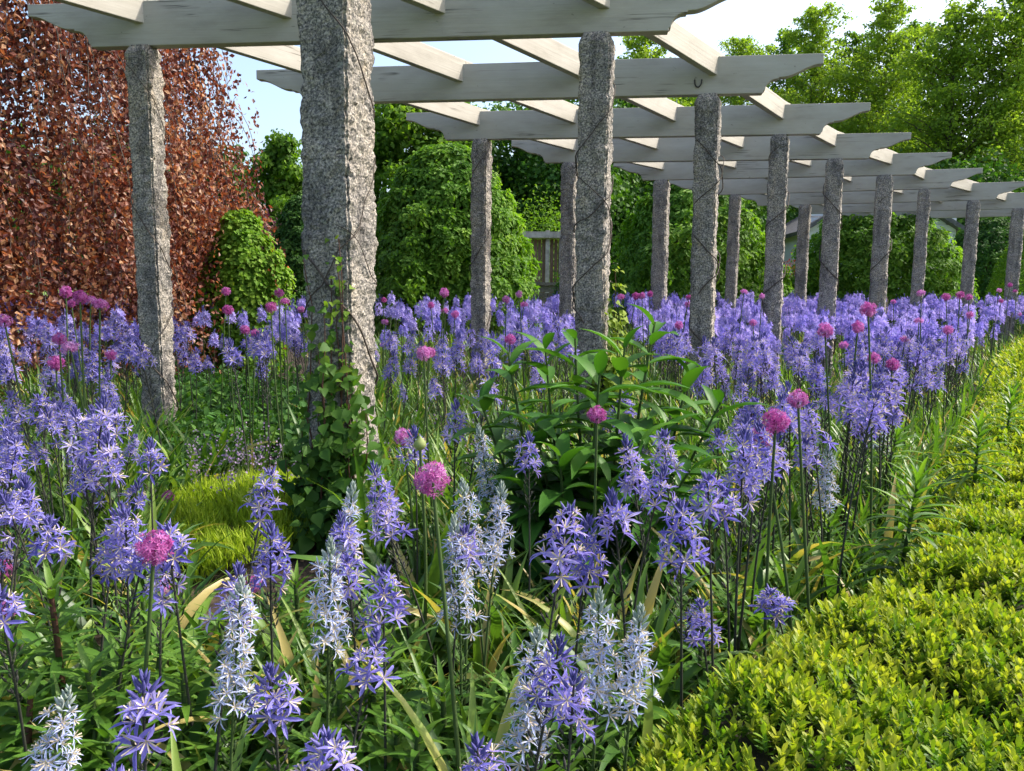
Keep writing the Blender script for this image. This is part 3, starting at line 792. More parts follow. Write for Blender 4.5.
def screen():
    base = here(545, 21); root = empty('garden_screen', base, 'weathered board screen with a white painted top rail between two green mounds', 'screen')
    zt = CAM_Z + (292 - 236) * 21 / 770 - base[2]
    b = MB(); box(b, (0, 0, zt), (2.6, .5, .16)); b.build('top_rail', M_OLDWHITE, root, smooth=False)
    for x in (-1.15, .05, .42, 1.15):
        b = MB(); box(b, (x, -.08, zt / 2 + .2), (.11, .11, zt - .56 + .4)); b.build('post', M_OLDWHITE, root, smooth=False)
    b = MB()
    for k in range(22): box(b, (-1.15 + k * .11, .05, zt / 2 + .15), (.092, .03, zt - .5))
    b.build('board_panel', M_FENCEWOOD, root, smooth=False)
screen()

def stone_wall(px, d, w, h, label, name='stone_wall', rz=0):
    base = here(px, d); root = empty(name, base, label, 'stone wall'); root.rotation_euler.z = rz
    b = MB(); y = 0; z = 0
    while z < h:
        hh = rng.uniform(.12, .2); x = -w / 2
        while x < w / 2:
            ww = rng.uniform(.25, .55); box(b, (x + ww / 2, rng.normal(0, .012), z + hh / 2), (ww - .018, .4, hh - .016)); x += ww
        z += hh
    b.build('stone_courses', M_STONE, root, smooth=False)
    c = MB(); box(c, (0, 0, z + .035), (w + .1, .5, .07)); c.build('coping', M_STONE, root, smooth=False)
stone_wall(553, 19, 1.6, .95, 'low stone wall and steps below the garden screen')
stone_wall(276, 19.5, 1.5, .85, 'low grey stone wall beneath the purple shrub')

def house():
    base = here(846, 30); root = empty('white_house', base, 'small white house with dark gable roof glimpsed between far posts', 'house')
    root.rotation_euler.z = R(-4)
    W, D, H, G = 5.0, 6.0, 2.75, 1.5
    b = MB(); box(b, (0, 0, H / 2), (W, D, H))
    b.add([(-W / 2, -D / 2, H), (W / 2, -D / 2, H), (0, -D / 2, H + G)], [(0, 1, 2)]); b.add([(-W / 2, D / 2, H), (W / 2, D / 2, H), (0, D / 2, H + G)], [(0, 2, 1)])
    for k in range(14): box(b, (0, -D / 2 - .012, .2 + k * .24), (W - .05, .02, .20))
    b.build('wall', M_SIDING, root, smooth=False)
    r = MB()
    for s in (-1, 1):
        n = np.array([s * G, 0, W / 2]); n = n / np.linalg.norm(n) * .14
        A = np.array([(s * (W / 2 + .35), -D / 2 - .35, H - G * .35 / (W / 2)), (s * (W / 2 + .35), D / 2 + .35, H - G * .35 / (W / 2)), (0, D / 2 + .35, H + G), (0, -D / 2 - .35, H + G)])
        A = A + np.array([0, 0, .02]); V = np.concatenate([A, A + n])
        r.add(V, [(0, 1, 2, 3), (7, 6, 5, 4), (0, 4, 5, 1), (1, 5, 6, 2), (2, 6, 7, 3), (3, 7, 4, 0)])
    r.build('roof', M_ROOF, root, smooth=False)
    for x in (-1.75, .0, 1.6):
        f = MB(); 
        for c, s in (((x, -D / 2 - .05, 2.35), (1.0, .06, .09)), ((x, -D / 2 - .05, 1.0), (1.0, .06, .09)), ((x - .46, -D / 2 - .05, 1.675), (.08, .055, 1.26)), ((x + .46, -D / 2 - .05, 1.675), (.08, .055, 1.26)), ((x, -D / 2 - .05, 1.675), (.84, .05, .05))): box(f, c, s)
        fo = f.build('window', M_SIDING, root, smooth=False)
        g = MB(); box(g, (x, -D / 2 - .03, 1.675), (.84, .02, 1.26)); g.build('pane', M_GLASS, fo, smooth=False)
house()

# ------------------------------------------------------------------ vines on the posts
def wrap_path(P, z0, z1, turns, a0, off=.012, n=90, wob=.05):
    x, y, zt, w, turn = P
    t = np.linspace(0, 1, n); a = a0 + turns * 2 * np.pi * t + np.cumsum(rng.normal(0, wob, n)) * .3
    c, s = np.cos(a), np.sin(a); r = (w / 2 * 1.03 + off) / (np.abs(c) ** 5 + np.abs(s) ** 5) ** .2
    u, v = r * c, r * s; ct, st = math.cos(turn), math.sin(turn)
    zz = z0 + (z1 - z0) * t + np.sin(t * 23) * .015
    return np.stack([x + u * ct - v * st, y + u * st + v * ct, zz], -1)

def dry_vine(key, label, z0, z1, turns, a0, r=.007, extra=()):
    P = POSTS[key]; b = MB()
    pts = wrap_path(P, z0, z1, turns, a0); tube(b, pts, np.linspace(r, r * .5, len(pts)), 5)
    for (e0, e1, tt, aa, rr) in extra:
        q = wrap_path(P, e0, e1, tt, aa); tube(b, q, np.linspace(rr, rr * .5, len(q)), 5)
    tag(b.build('dry_vine', M_DRYVINE), label, 'vine', 'bare vine stems wound round the posts')
dry_vine((0, 'r'), 'bare dark vine wound across the nearest thick granite post', .4, 2.7, -1.9, 2.8, .006, ((1.1, 1.9, .55, -2.3, .004), (.7, 1.5, -.8, 4.0, .004)))
dry_vine((1, 'l'), 'bare vine stem on the thin left post before the copper beech', .3, 2.8, -2.6, 1.0, .005, ((.5, 1.6, 1.2, 3.0, .004),))
dry_vine((1, 'r'), 'bare vine stems crossing the second granite post', .3, 2.8, 2.8, 3.6, .006, ((1.0, 2.3, -1.4, 4.5, .005), (1.6, 2.2, .9, 3.6, .005)))
dry_vine((2, 'r'), 'bare vine looping off the third granite post on the right', .4, 2.75, -3.1, 2.0, .007, ((1.2, 2.4, 1.5, 4.4, .006),))
dry_vine((3, 'r'), 'bare vine on the fourth granite post on the right', .4, 2.7, 3.2, 3.2, .008)
dry_vine((4, 'r'), 'bare vine on the fifth granite post on the right', .4, 2.7, -3.0, 1.2, .009)
dry_vine((5, 'r'), 'bare vine on the sixth granite post on the right', .5, 2.7, 2.6, 2.2, .009)
dry_vine((3, 'l'), 'bare vine on the post in front of the round weeping tree', .4, 2.75, 2.5, 3.0, .006)

def leafy_vine(key, label, side, zt, n, spread, ls, tint):
    P = POSTS[key]; x, y, _, w, turn = P; g = float(ground_z(x, y))
    root = empty('climbing_vine', (x, y, g), label, 'vine', None)
    ca, sa = math.cos(turn + side), math.sin(turn + side); off = w * .62
    c0 = np.array([ca * off, sa * off, 0]); tx = np.array([-sa, ca, 0])
    b = MB(); sb = MB(); tops = []
    for k in range(11):
        h = zt * rng.uniform(.45, 1.0); m = 14; t = np.linspace(0, 1, m)
        p = c0 + tx * (rng.normal(0, spread * .45) + rng.normal(0, .03) * t)[:, None] + np.array([ca, sa, 0]) * (rng.uniform(0, spread * .5) * (1 - t) + .02)[:, None]
        p = p + np.cumsum(rng.normal(0, .008, (m, 3)), 0); p[:, 2] = t * h
        tube(sb, p, np.linspace(.005, .002, m), 5); tops.append(p)
    sb.build('stem', M_REDSTEM, root)
    n_ = 0
    while n_ < n:
        p = tops[rng.integers(len(tops))]; q = p[rng.integers(1, len(p))]; f = q[2] / zt
        m = 1
        s = ls * (1.15 - .75 * f) * rng.uniform(.6, 1.2)
        pos = q + rng.normal(0, 1, 3) * spread * np.array([.5, .5, .25]) * (1.05 - .8 * f)
        if pos[2] < .02: continue
        d = norm(np.array([ca, sa, -.5]) + rng.normal(0, .6, 3))[None]; nn = norm(np.array([ca, sa, 1.0]) + rng.normal(0, .5, 3))
        b.scatter(LEAF_HEART, basis(d, nn, s, s), pos[None], np.clip(tint + .45 * (f - .5) + rng.normal(0, .15), 0, 1)); n_ += 1
    b.build('foliage', M_VINE, root, smooth=True)
leafy_vine((0, 'r'), 'leafy green vine climbing the front of the nearest granite post', -1.15, 1.42, 560, .13, .075, .42)
leafy_vine((1, 'r'), 'yellow green leafy vine on the right side of the second post', -.35, 1.40, 900, .14, .075, .9)
leafy_vine((0, 'r'), 'low dark leafy vine at the left foot of the nearest post', -1.75, .75, 130, .11, .08, .25)

# ------------------------------------------------------------------ flower plants: meshes
def floret_tpl(open_=1.0, mats=(0, 1), n=6, L=.034, W=.0042):
    """six narrow petals round a centre looking along +Z, thin stamens"""
    b = MB()
    for k in range(n):
        a = k * 2 * math.pi / n + rng.normal(0, .08)
        l = L * rng.uniform(.85, 1.1); w = W * rng.uniform(.9, 1.15)
        el = .38 * open_ + rng.normal(0, .08)
        pts = []
        for t, ww in ((.04, .35), (.4, 1.0), (.72, .85), (1, .05)):
            r = l * t * math.cos(el) ; z = l * (t * math.sin(el) + .10 * t - .30 * t * t * rng.uniform(.5, 1.3))
            for s in (-1, 0, 1): pts.append((r * math.cos(a) - s * w * ww * math.sin(a), r * math.sin(a) + s * w * ww * math.cos(a), z + abs(s) * w * ww * .5))
        F = []
        for i in range(3):
            q = i * 3; F += [(q, q + 1, q + 4, q + 3), (q + 1, q + 2, q + 5, q + 4)]
        b.add(pts, F, .5 + rng.normal(0, .06), mats[0])
        a2 = a + math.pi / n; e2 = .9
        p = np.array([math.cos(a2) * math.cos(e2), math.sin(a2) * math.cos(e2), math.sin(e2)]) * L * .55
        q = np.array([-math.sin(a2), math.cos(a2), 0]) * .0007
        b.add([-q, q, p + q * 2.2, p - q * 2.2], [(0, 1, 2, 3)], .5, mats[1])
    return b.tpl()

def spindle(mb, base, d, L, r, tint, mat, sides=5):
    d = np.asarray(d, float) / np.linalg.norm(d)
    t = np.array([0, .3, .65, 1.0]); rr = np.array([.35, 1, .75, .08]) * r
    tube(mb, np.asarray(base) + d[None] * (t * L)[:, None], rr, sides, tint, mat, cap=False)

def camassia_meshes(kind, v, full=1.0):
    """stem, blossom and bud meshes of one camassia 0.85 m tall with its foot at the origin"""
    H = .85; white = kind == 'white'
    bend = rng.normal(0, .05, 2)
    ax = lambda z: np.array([bend[0] * (z / H) ** 2, bend[1] * (z / H) ** 2, z])
    st = MB(); bl = MB(); bu = MB()
    zs = np.linspace(-.02, H - .05, 12); tube(st, np.array([ax(z) for z in zs]), np.linspace(.0048, .0022, 12), 6, .35 + .3 * white)
    z_open1 = H - (rng.uniform(.07, .10) if white else rng.uniform(.035, .09)); zone = (.24 if white else rng.uniform(.06, .155)) * full
    z_open0 = z_open1 - zone
    n_open = int(56 * full if white else zone * 125 + 5)
    tpls = [floret_tpl(rng.uniform(.35, 1.5), L=.032 if white else .040, W=.0021 if white else .0037) for _ in range(4)]
    g = 2.399963
    # spent florets and seed pods below
    for k in range(int(rng.integers(12, 30))):
        z = z_open0 - .012 - k * .0085; a = k * g + rng.normal(0, .2)
        d = norm(np.array([math.cos(a), math.sin(a), .75]) + rng.normal(0, .12, 3)); p0 = ax(z); p1 = p0 + d * rng.uniform(.014, .024)
        tube(st, np.array([p0, p1]), .0011, 3, .4, cap=False)
        spindle(st, p1, norm(d + np.array([0, 0, .8])), rng.uniform(.014, .026), .0034, rng.uniform(.1, .7), 0, 4)
    for k in range(n_open):
        f = (k + .5) / n_open
        z = z_open0 + (z_open1 - z_open0) * f; a = k * g + rng.normal(0, .25)
        d = norm(np.array([math.cos(a), math.sin(a), (.25 + .55 * f)]) + rng.normal(0, .26, 3))
        p0 = ax(z); p1 = p0 + d * rng.uniform(.014, .048) * (1.15 - .45 * f)
        tube(st, np.array([p0, p1]), .0011, 3, .5, cap=False)
        nrm = norm(d + np.array([0, 0, .25]) + rng.normal(0, .38, 3))
        M = basis(norm(np.cross(nrm, rng.normal(size=3)))[None], nrm, (1.08 - .3 * f) * rng.uniform(.75, 1.2))
        bl.scatter(tpls[k % 4], M, p1[None], rng.normal(.52, .17))
    nb = 18 if white else int(5 + 90 * (H - z_open1))
    for k in range(nb):
        f = (k + .5) / nb; z = z_open1 + (H - .03 - z_open1) * f; a = k * g
        d = norm(np.array([math.cos(a), math.sin(a), 1.0 + 2.2 * f])); p0 = ax(z)
        p1 = p0 + d * .010 * (1.2 - f)
        spindle(bu, p1, norm(d + np.array([0, 0, .1])), (.034 if not white else .026) * (1.15 - .65 * f), .0042 * (1.1 - .5 * f), np.clip(.55 - .3 * f + rng.normal(0, .1), 0, 1), 0)
    ms = [M_WHITE, M_STAMEN] if white else [M_VIOLET, M_STAMEN]
    return (st.mesh('stem', M_STEM if white else M_DKSTEM), bl.mesh('blossom', ms, smooth=False), bu.mesh('bud', M_WBUD if white else M_VBUD))

VIO = [camassia_meshes('violet', v, f) for v, f in enumerate((1, .9, 1.1, .8, 1.0, .6, 1.2, .9, 1.3, .7, 1.0, 1.1, .5, .95))]
WHI = [camassia_meshes('white', v, f) for v, f in enumerate((1, 1.15, .9, .8))]
# low detail drift template for the flowers past the first three hundred
def camassia_far():
    b = MB(); H = .85
    tube(b, np.array([(0, 0, 0), (rng.normal(0, .01), rng.normal(0, .01), .45), (0, 0, H - .06)]), [.005, .004, .002], 3, .4, 1, cap=False)
    n = 17; zo = rng.uniform(.17, .26)
    for k in range(n):
        f = k / n; z = H - zo + (zo - .06) * f; a = k * 2.4
        q_ = rng.uniform(.02, .042); c = np.array([math.cos(a) * q_, math.sin(a) * q_, z + rng.normal(0, .008)])
        d0 = norm(np.array([math.cos(a), math.sin(a), .5])); m = 6
        t1 = norm(np.cross(d0, (0, 0, 1))); t2 = np.cross(d0, t1)
        aa = np.arange(m) * 2 * np.pi / m + rng.random()
        dirs = norm(np.cos(aa)[:, None] * t1 + np.sin(aa)[:, None] * t2 + d0 * .45)
        L = .042 * (1.1 - .4 * f)
        b.scatter(DIAMOND, basis(dirs, d0, .0125, L), np.tile(c, (m, 1)), rng.normal(.5, .12), 0)
    for k in range(6):
        a = k * 2.4; d = norm(np.array([math.cos(a), math.sin(a), 2.2])); p = np.array([0, 0, H - .06 + k * .006])
        spindle(b, p, d, .03, .004, .4, 2, 3)
    return b.tpl()
FAR = [camassia_far() for _ in range(6)]

def allium_meshes(rad=.037, n=130, petal=.011, H=1.0, wilt=False):
    st = MB(); hd = MB()
    bend = rng.normal(0, .02, 2); z = np.linspace(-.02, H - rad * .3, 9)
    tube(st, np.stack([bend[0] * np.sin(z / H * 3.1), bend[1] * np.sin(z / H * 3.1), z], -1), np.linspace(.0055, .0038, 9), 7, .6)
    d = rdir(n); 
    if wilt: d[:, 2] = d[:, 2] * .6 + .4; d = norm(d)
    c = np.array([0, 0, H])
    tp = MB()
    for k in range(6):
        a = k * math.pi / 3
        pts = [(0, 0, 0), (.38 * math.cos(a + .35), .38 * math.sin(a + .35), .18), (1.0 * math.cos(a), 1.0 * math.sin(a), .30), (.38 * math.cos(a - .35), .38 * math.sin(a - .35), .18)]
        tp.add(pts, [(0, 1, 2, 3)], .5, 0)
    tp.add([(0, 0, 0), (.16, 0, .5), (0, 0, .75), (-.16, 0, .5)], [(0, 1, 2, 3)], .2, 0)
    tp = tp.tpl()
    rr = rad * rng.uniform(.62, 1.06, n)
    hd.scatter(tp, basis(norm(np.cross(d, rng.normal(size=(n, 3)))), d, petal * rng.uniform(.8, 1.15, n)), c + d * rr[:, None], np.clip(rng.normal(.5, .15, n), 0, 1))
    x = norm(np.cross(d, rng.normal(size=(n, 3)))) * .0006
    V = np.stack([c - x, c + x, c + d * rr[:, None] + x, c + d * rr[:, None] - x], 1).reshape(-1, 3)
    hd.add(V, np.arange(4 * n).reshape(-1, 4), .2, 0)
    return st.mesh('stem', M_STEM), hd.mesh('flower_head', M_ALLIUM, smooth=False)
ALL = [allium_meshes(.031, 120), allium_meshes(.029, 95), allium_meshes(.026, 80, .011), allium_meshes(.031, 62, .012, wilt=True), allium_meshes(.028, 85, .012, wilt=True)]

def plant(name, meshes, loc, h, h0, label, cat, group=None, names=('stem', 'blossom', 'bud'), wide=None, rz=None):
    root = bpy.data.objects.new(name, meshes[0]); COL.objects.link(root)
    tag(root, label, cat, group)
    s = h / h0; root.location = loc; root.scale = ((wide or s), (wide or s), s)
    root.rotation_euler = (rng.normal(0, .065), rng.normal(0, .065), rng.uniform(0, 6.28) if rz is None else rz)
    tip = root.rotation_euler.to_matrix() @ Vector((0, 0, h))
    root.location.x -= tip.x; root.location.y -= tip.y
    for nm, me in zip(names[1:], meshes[1:]): link(nm, me, root)
    return root

def foot(px, py, h):
    p = at_height(px, py, h); return (p[0], p[1], float(ground_z(p[0], p[1])) - .005)

# -- single camassias that can be pointed at
HERO_V = [
    (113, 367, .82, 'tall violet camassia right beside the foot of the thin left post'),
    (70, 398, .80, 'violet camassia with a long full spike left of the thin left post'),
    (142, 430, .76, 'violet camassia just in front of the foot of the thin left post'),
    (97, 445, .74, 'violet camassia below the long full spike near the left edge'),
    (12, 469, .74, 'violet camassia cut by the left picture edge at mid height'),
    (58, 480, .72, 'deep violet camassia among the crowded left foreground spikes'),
    (37, 504, .70, 'short violet camassia low in the crowded left foreground'),
    (117, 520, .70, 'violet camassia just left of the bright pink allium'),
    (128, 500, .72, 'violet camassia behind the bright pink allium at left'),
    (162, 520, .72, 'violet camassia touching the bright pink allium from the right'),
    (90, 500, .72, 'violet camassia in the middle of the crowded left foreground'),
    (133, 553, .66, 'violet camassia below the bright pink allium at left'),
    (15, 561, .68, 'violet camassia by the left edge above the two cut alliums'),
    (234, 469, .74, 'violet camassia alone above the bright green cushion'),
    (258, 512, .72, 'round headed violet camassia on the bright green cushion\'s lower edge'),
    (230, 549, .68, 'violet camassia partly behind the pale spike below the cushion'),
    (140, 648, .70, 'large violet camassia low at left beside the red stemmed lily'),
    (164, 729, .62, 'small violet camassia under the large low one at left'),
    (293, 635, .62, 'violet camassia with the lowest flowers left of the cane stem'),
    (314, 640, .60, 'violet camassia tucked against the foot of the tall pale spike'),
    (355, 722, .60, 'violet camassia cut by the bottom picture edge'),
    (375, 502, .70, 'violet camassia just right of the tall pale spike'),
    (387, 557, .64, 'small violet camassia behind the broad strap leaves'),
    (352, 548, .66, 'violet camassia between the tall pale spike and the strap leaves'),
    (397, 452, .74, 'violet camassia left of the green allium bud'),
    (413, 478, .70, 'violet camassia under the green allium bud'),
    (452, 506, .70, 'violet camassia between the bright allium and the pale spikes'),
    (530, 502, .78, 'largest violet camassia with big open stars in the centre foreground'),
    (589, 502, .72, 'violet camassia with split flower clusters right of the largest one'),
    (554, 615, .66, 'violet camassia among the lower pale spikes in the centre'),
    (577, 668, .62, 'violet camassia with dark buds low between the lower pale spikes'),
    (519, 726, .58, 'violet camassia lowest in the centre foreground'),
    (534, 428, .78, 'violet camassia against the dark heart of the broad leaved plant'),
    (592, 393, .80, 'violet camassia behind the broad leaved plant near a pink allium'),
    (620, 385, .80, 'violet camassia behind the top leaves of the broad leaved plant'),
    (644, 475, .78, 'big violet camassia right of the broad leaved plant, leftmost of three'),
    (685, 492, .76, 'big violet camassia right of the broad leaved plant, middle of three'),
    (714, 468, .78, 'big violet camassia right of the broad leaved plant, rightmost of three'),
    (651, 425, .80, 'violet camassia behind the three big ones, left one'),
    (682, 417, .80, 'violet camassia behind the three big ones, right one'),
    (739, 470, .76, 'slender violet camassia at the right end of the three big ones'),
    (792, 569, .46, 'short violet camassia low among straw coloured leaves at right'),
    (706, 592, .46, 'short violet camassia low beside the box hedge'),
    (455, 393, .82, 'violet camassia left of the pale clump behind the bright allium'),
    (424, 417, .80, 'violet camassia above the green allium bud'),
]
for k, (px, py, h, lab) in enumerate(HERO_V):
    f = foot(px, py, h); plant('camassia', VIO[k % len(VIO)], f, h, .85, lab, 'camassia', wide=.88 if h < .75 else None)
HERO_W = [
    (27, 686, .60, 'pale camassia spike in the bottom left corner'),
    (230, 561, .70, 'pale blue camassia spike below the bright green cushion'),
    (324, 524, .74, 'tallest pale camassia spike beside the vine clad post foot'),
    (348, 469, .78, 'pale camassia spike behind the tallest one near the vine'),
    (480, 506, .72, 'pale camassia spike between the bright allium and the largest violet one'),
    (523, 612, .64, 'pale camassia spike left of the low central pair'),
    (609, 576, .68, 'pale camassia spike, taller of the low central pair'),
    (634, 594, .66, 'pale camassia spike, shorter of the low central pair'),
    (487, 413, .78, 'pale camassia spike left of the broad leaved plant\'s top'),
    (471, 467, .74, 'pale camassia spike just right of the bright allium'),
    (510, 397, .80, 'pale camassia spike against the left leaves of the broad plant'),
    (498, 471, .74, 'pale camassia spike between two others beside the broad plant'),
    (886, 393, .72, 'pale blue camassia spike in the violet drift at right'),
    (831, 436, .68, 'pale blue camassia spike on the front edge of the right drift'),
    (420, 640, .30, 'tiny pale camassia spike under the broad strap leaves'),
]
for k, (px, py, h, lab) in enumerate(HERO_W[:-1]):
    f = foot(px, py, h); plant('pale_camassia', WHI[k % 4], f, h, .85, lab, 'camassia', wide=.9)

# -- drifts
def hedge_edge(Y):
    ys = [0.5, 1.32, 1.81, 2.36, 3.0, 4.9, 6.4, 10.9, 16, 22]; xs = [-.25, .12, .57, 1.13, 1.62, 2.85, 3.9, 7.0, 11.2, 16.5]
    return np.interp(Y, ys, xs)
ZONES = {
    'left': ([(-40, 293), (310, 297), (306, 325), (245, 358), (215, 372), (175, 385), (165, 405), (60, 400), (20, 420), (-40, 470)], 'violet camassia in the drift at the foot of the copper beech', 'camassias in the drift below the copper beech'),
    'middle': ([(378, 292), (575, 292), (572, 340), (500, 362), (420, 362), (378, 345)], 'violet camassia in the drift around the thin middle left post', 'camassias in the drift around the middle posts'),
    'right': ([(615, 291), (1060, 288), (1024, 322), (985, 350), (955, 385), (930, 425), (900, 455), (840, 470), (790, 470), (730, 425), (700, 385), (690, 345), (640, 325)], 'violet camassia in the wide drift between the right posts and the hedge', 'camassias in the wide drift along the hedge'),
    'centre': ([(385, 372), (500, 362), (495, 440), (390, 455)], 'violet camassia loose in the green middle around the broad leaved plant', 'stray camassias in the middle of the bed'),
    'front': ([(-40, 400), (60, 385), (150, 400), (185, 560), (120, 620), (-40, 640)], 'violet camassia filling the crowded left foreground', 'camassias crowding the left foreground'),
    'frontmid': ([(335, 450), (400, 430), (520, 450), (560, 480), (555, 575), (440, 590), (340, 575)], 'violet camassia loosely scattered before the foot of the nearest post', 'camassias before the nearest post'),
    'frontlow': ([(620, 430), (760, 440), (760, 520), (660, 560), (620, 520)], 'violet camassia in the loose group right of the broad leaved plant', 'camassias right of the broad leaved plant'),
}
N0 = 80000
cy_ = 1.25 + 15.75 * rng.random(N0) ** .62; cx_ = (rng.uniform(-140, 1120, N0) - 512) / F_PX * cy_
hh_ = np.clip(rng.normal(.82, .105, N0), .5, .98)
gz = ground_z(cx_, cy_)
pp, dd = project(np.stack([cx_, cy_, gz + hh_], -1))
clump = np.array([mnoise.noise(Vector((x * .9, y * .9, 3))) for x, y in zip(cx_, cy_)])
cand = []
ok_edge = (cx_ < hedge_edge(cy_) - .12) & (cy_ > 1.95) & ~((pp[:, 0] > 118) & (pp[:, 0] < 190) & (pp[:, 1] > 338) & (cy_ < 5.6)) & ~((pp[:, 0] > 205) & (pp[:, 0] < 390) & (pp[:, 1] > 340) & (cy_ < 5))
dens = {'left': 13, 'middle': 13, 'right': 26, 'centre': 6, 'front': 80, 'frontmid': 14, 'frontlow': 10}
fall = np.interp(cy_, [2, 5, 7.5, 11, 17], [2.6, 2.2, .85, .36, .25])
used = []
area_w = 15.75 / .62 * ((cy_ - 1.25) / 15.75) ** .38 * (1260 / F_PX * cy_)     # sampling area weight
for zn, (poly, lab, grp) in ZONES.items():
    m = in_poly(pp, poly) & ok_edge
    acc = rng.random(N0) < np.clip(dens[zn] * fall * area_w / N0 * np.clip((.75 if zn in ('left', 'middle', 'right') else 1.0) + 2.3 * clump * (zn in ('left', 'middle', 'right')), .08, 2.2), 0, 1)
    idx = np.where(m & acc)[0]
    cand += [(cy_[i], i, zn) for i in idx]
# sparse strays in the green middle
STRAY = [(300, 372, 480, 420), (380, 370, 480, 430), (530, 380, 700, 420), (690, 330, 730, 420), (170, 400, 240, 470)]
cand.sort()
print('camassia candidates', len(cand))
n_ind = 300 - len(HERO_V)
for (yy, i, zn) in cand[:n_ind]:
    h = hh_[i]; pm = VIO[rng.integers(len(VIO))]
    plant('camassia', pm, (cx_[i], cy_[i], gz[i] - .005), h, .85, ZONES[zn][1], 'camassia', ZONES[zn][2])
rest = [c[1] for c in cand[n_ind:]]
db = MB(); which = rng.integers(0, 6, len(rest))
for q in range(6):
    ii = np.array([r for r, w in zip(rest, which) if w == q], int)
    if len(ii) == 0: continue
    db.scatter(FAR[q], rotz(rng.uniform(0, 6.28, len(ii)), hh_[ii] / .85 * 1.05, rng.normal(0, .05, len(ii)), rng.normal(0, .05, len(ii))), np.stack([cx_[ii], cy_[ii], gz[ii]], -1), rng.normal(.68, .2, len(ii)))
tag(db.build('camassia_drift', [M_VIOLET, M_DKSTEM, M_VBUD], smooth=False), 'far violet camassia flowers massed beyond the pergola posts', 'flowers', kind='stuff')

# -- alliums: px, py, width in px, label
AL_N = [
    (154, 545, 37, 'bright pink allium ball among the violet spikes at left'),
    (159, 588, 24, 'small pink allium just below the bright pink one at left'),
    (172, 582, 14, 'tiny closed pink allium beside the small one at left'),
    (3, 578, 22, 'pink allium cut by the left edge, upper of two'),
    (5, 611, 26, 'pink allium cut by the left edge, lower of two'),
    (260, 742, 23, 'half closed pink allium near the bottom edge, among strap leaves'),
    (432, 475, 37, 'large bright pink allium below the green allium bud'),
    (403, 436, 21, 'pale pink allium left of the green allium bud'),
    (597, 415, 24, 'pink allium framed by the broad leaved plant'),
    (776, 421, 27, 'vivid pink allium, right of the touching front pair'),
    (762, 430, 25, 'vivid pink allium, left of the touching front pair'),
    (798, 397, 25, 'pink allium above the touching front pair'),
    (825, 329, 16, 'pink allium before the fifth right hand post'),
    (868, 308, 18, 'tallest lilac pink allium before the sixth right hand post'),
    (858, 327, 14, 'pink allium just below the tallest lilac pink one'),
    (874, 358, 13, 'pink allium in the right drift, left of a close pair'),
    (893, 364, 14, 'pink allium in the right drift, right of a close pair'),
    (4, 318, 15, 'pink allium cut by the left edge above the violet drift'),
    (56, 363, 16, 'purple pink allium below the leaning left group'),
    (111, 355, 12, 'small pink allium left of the thin left post'),
    (59, 338, 14, 'fading dull pink allium in the left group'),
    (70, 347, 15, 'flat pink allium beside the fading dull one'),
    (424, 353, 15, 'pink allium pair head before the round weeping tree'),
    (510, 339, 12, 'pink allium right of the thin middle left post'),
]
AL_F = [('left', [(66, 292, 14), (80, 296, 18), (71, 303, 12), (100, 305, 18), (91, 300, 13), (226, 291, 10), (271, 307, 14), (279, 293, 13), (285, 302, 11), (301, 310, 10), (228, 310, 12), (245, 330, 12), (255, 333, 12)],
         'lilac pink allium held above the violet drift by the copper beech', 'alliums above the left drift'),
        ('middle', [(444, 292, 11), (506, 299, 10), (519, 294, 10), (524, 304, 9), (445, 311, 9), (455, 314, 9), (430, 352, 14), (384, 300, 8), (383, 345, 8), (385, 322, 9), (431, 305, 8)],
         'pink allium among violet camassias round the middle posts', 'alliums round the middle posts'),
        ('right', [(636, 295, 9), (642, 295, 9), (650, 294, 9), (621, 297, 9), (689, 297, 9), (679, 325, 10), (688, 303, 8), (753, 322, 10), (744, 292, 8), (921, 293, 10), (946, 296, 9), (960, 295, 10), (969, 297, 9), (999, 290, 12), (1015, 291, 12), (1010, 285, 10), (970, 315, 11), (1020, 314, 12), (919, 321, 10), (893, 302, 7), (948, 330, 11), (1001, 300, 9), (762, 296, 8), (905, 340, 11), (844, 345, 12), (930, 352, 10)],
         'pink allium scattered over the wide drift along the hedge', 'alliums over the right drift')]
def allium(px, py, wpx, label, group=None, k=0, diam=.072):
    dist = diam * F_PX / wpx
    p = at_depth(px, py, dist)
    while p[0] > hedge_edge(p[1]) - .1 and dist < 19:
        dist *= 1.06; p = at_depth(px, py, dist)
    g = float(ground_z(p[0], p[1])); h = p[2] - g
    if h > 1.2: h = 1.2
    r = plant('allium', ALL[k % len(ALL)], (p[0], p[1], g), max(h, .25), 1.0, label, 'allium', group, ('stem', 'flower_head'))
    sx = r.scale.z; r.scale.x = r.scale.y = 1.0
    for c in r.children:   # keep the ball round
        c.scale.z = 1.0 / sx; c.location.z = 1.0 - 1.0 / sx
    return r
for k, (px, py, w, lab) in enumerate(AL_N):
    allium(px, py, w, lab, None, 2 if w < 15 or k == 5 else (3 if 'fading' in lab or 'flat' in lab else k % 3), .072 if w > 15 else .062)
for zn, lst, lab, grp in AL_F:
    for k, (px, py, w) in enumerate(lst): allium(px, py, w, lab, grp, k, .078)

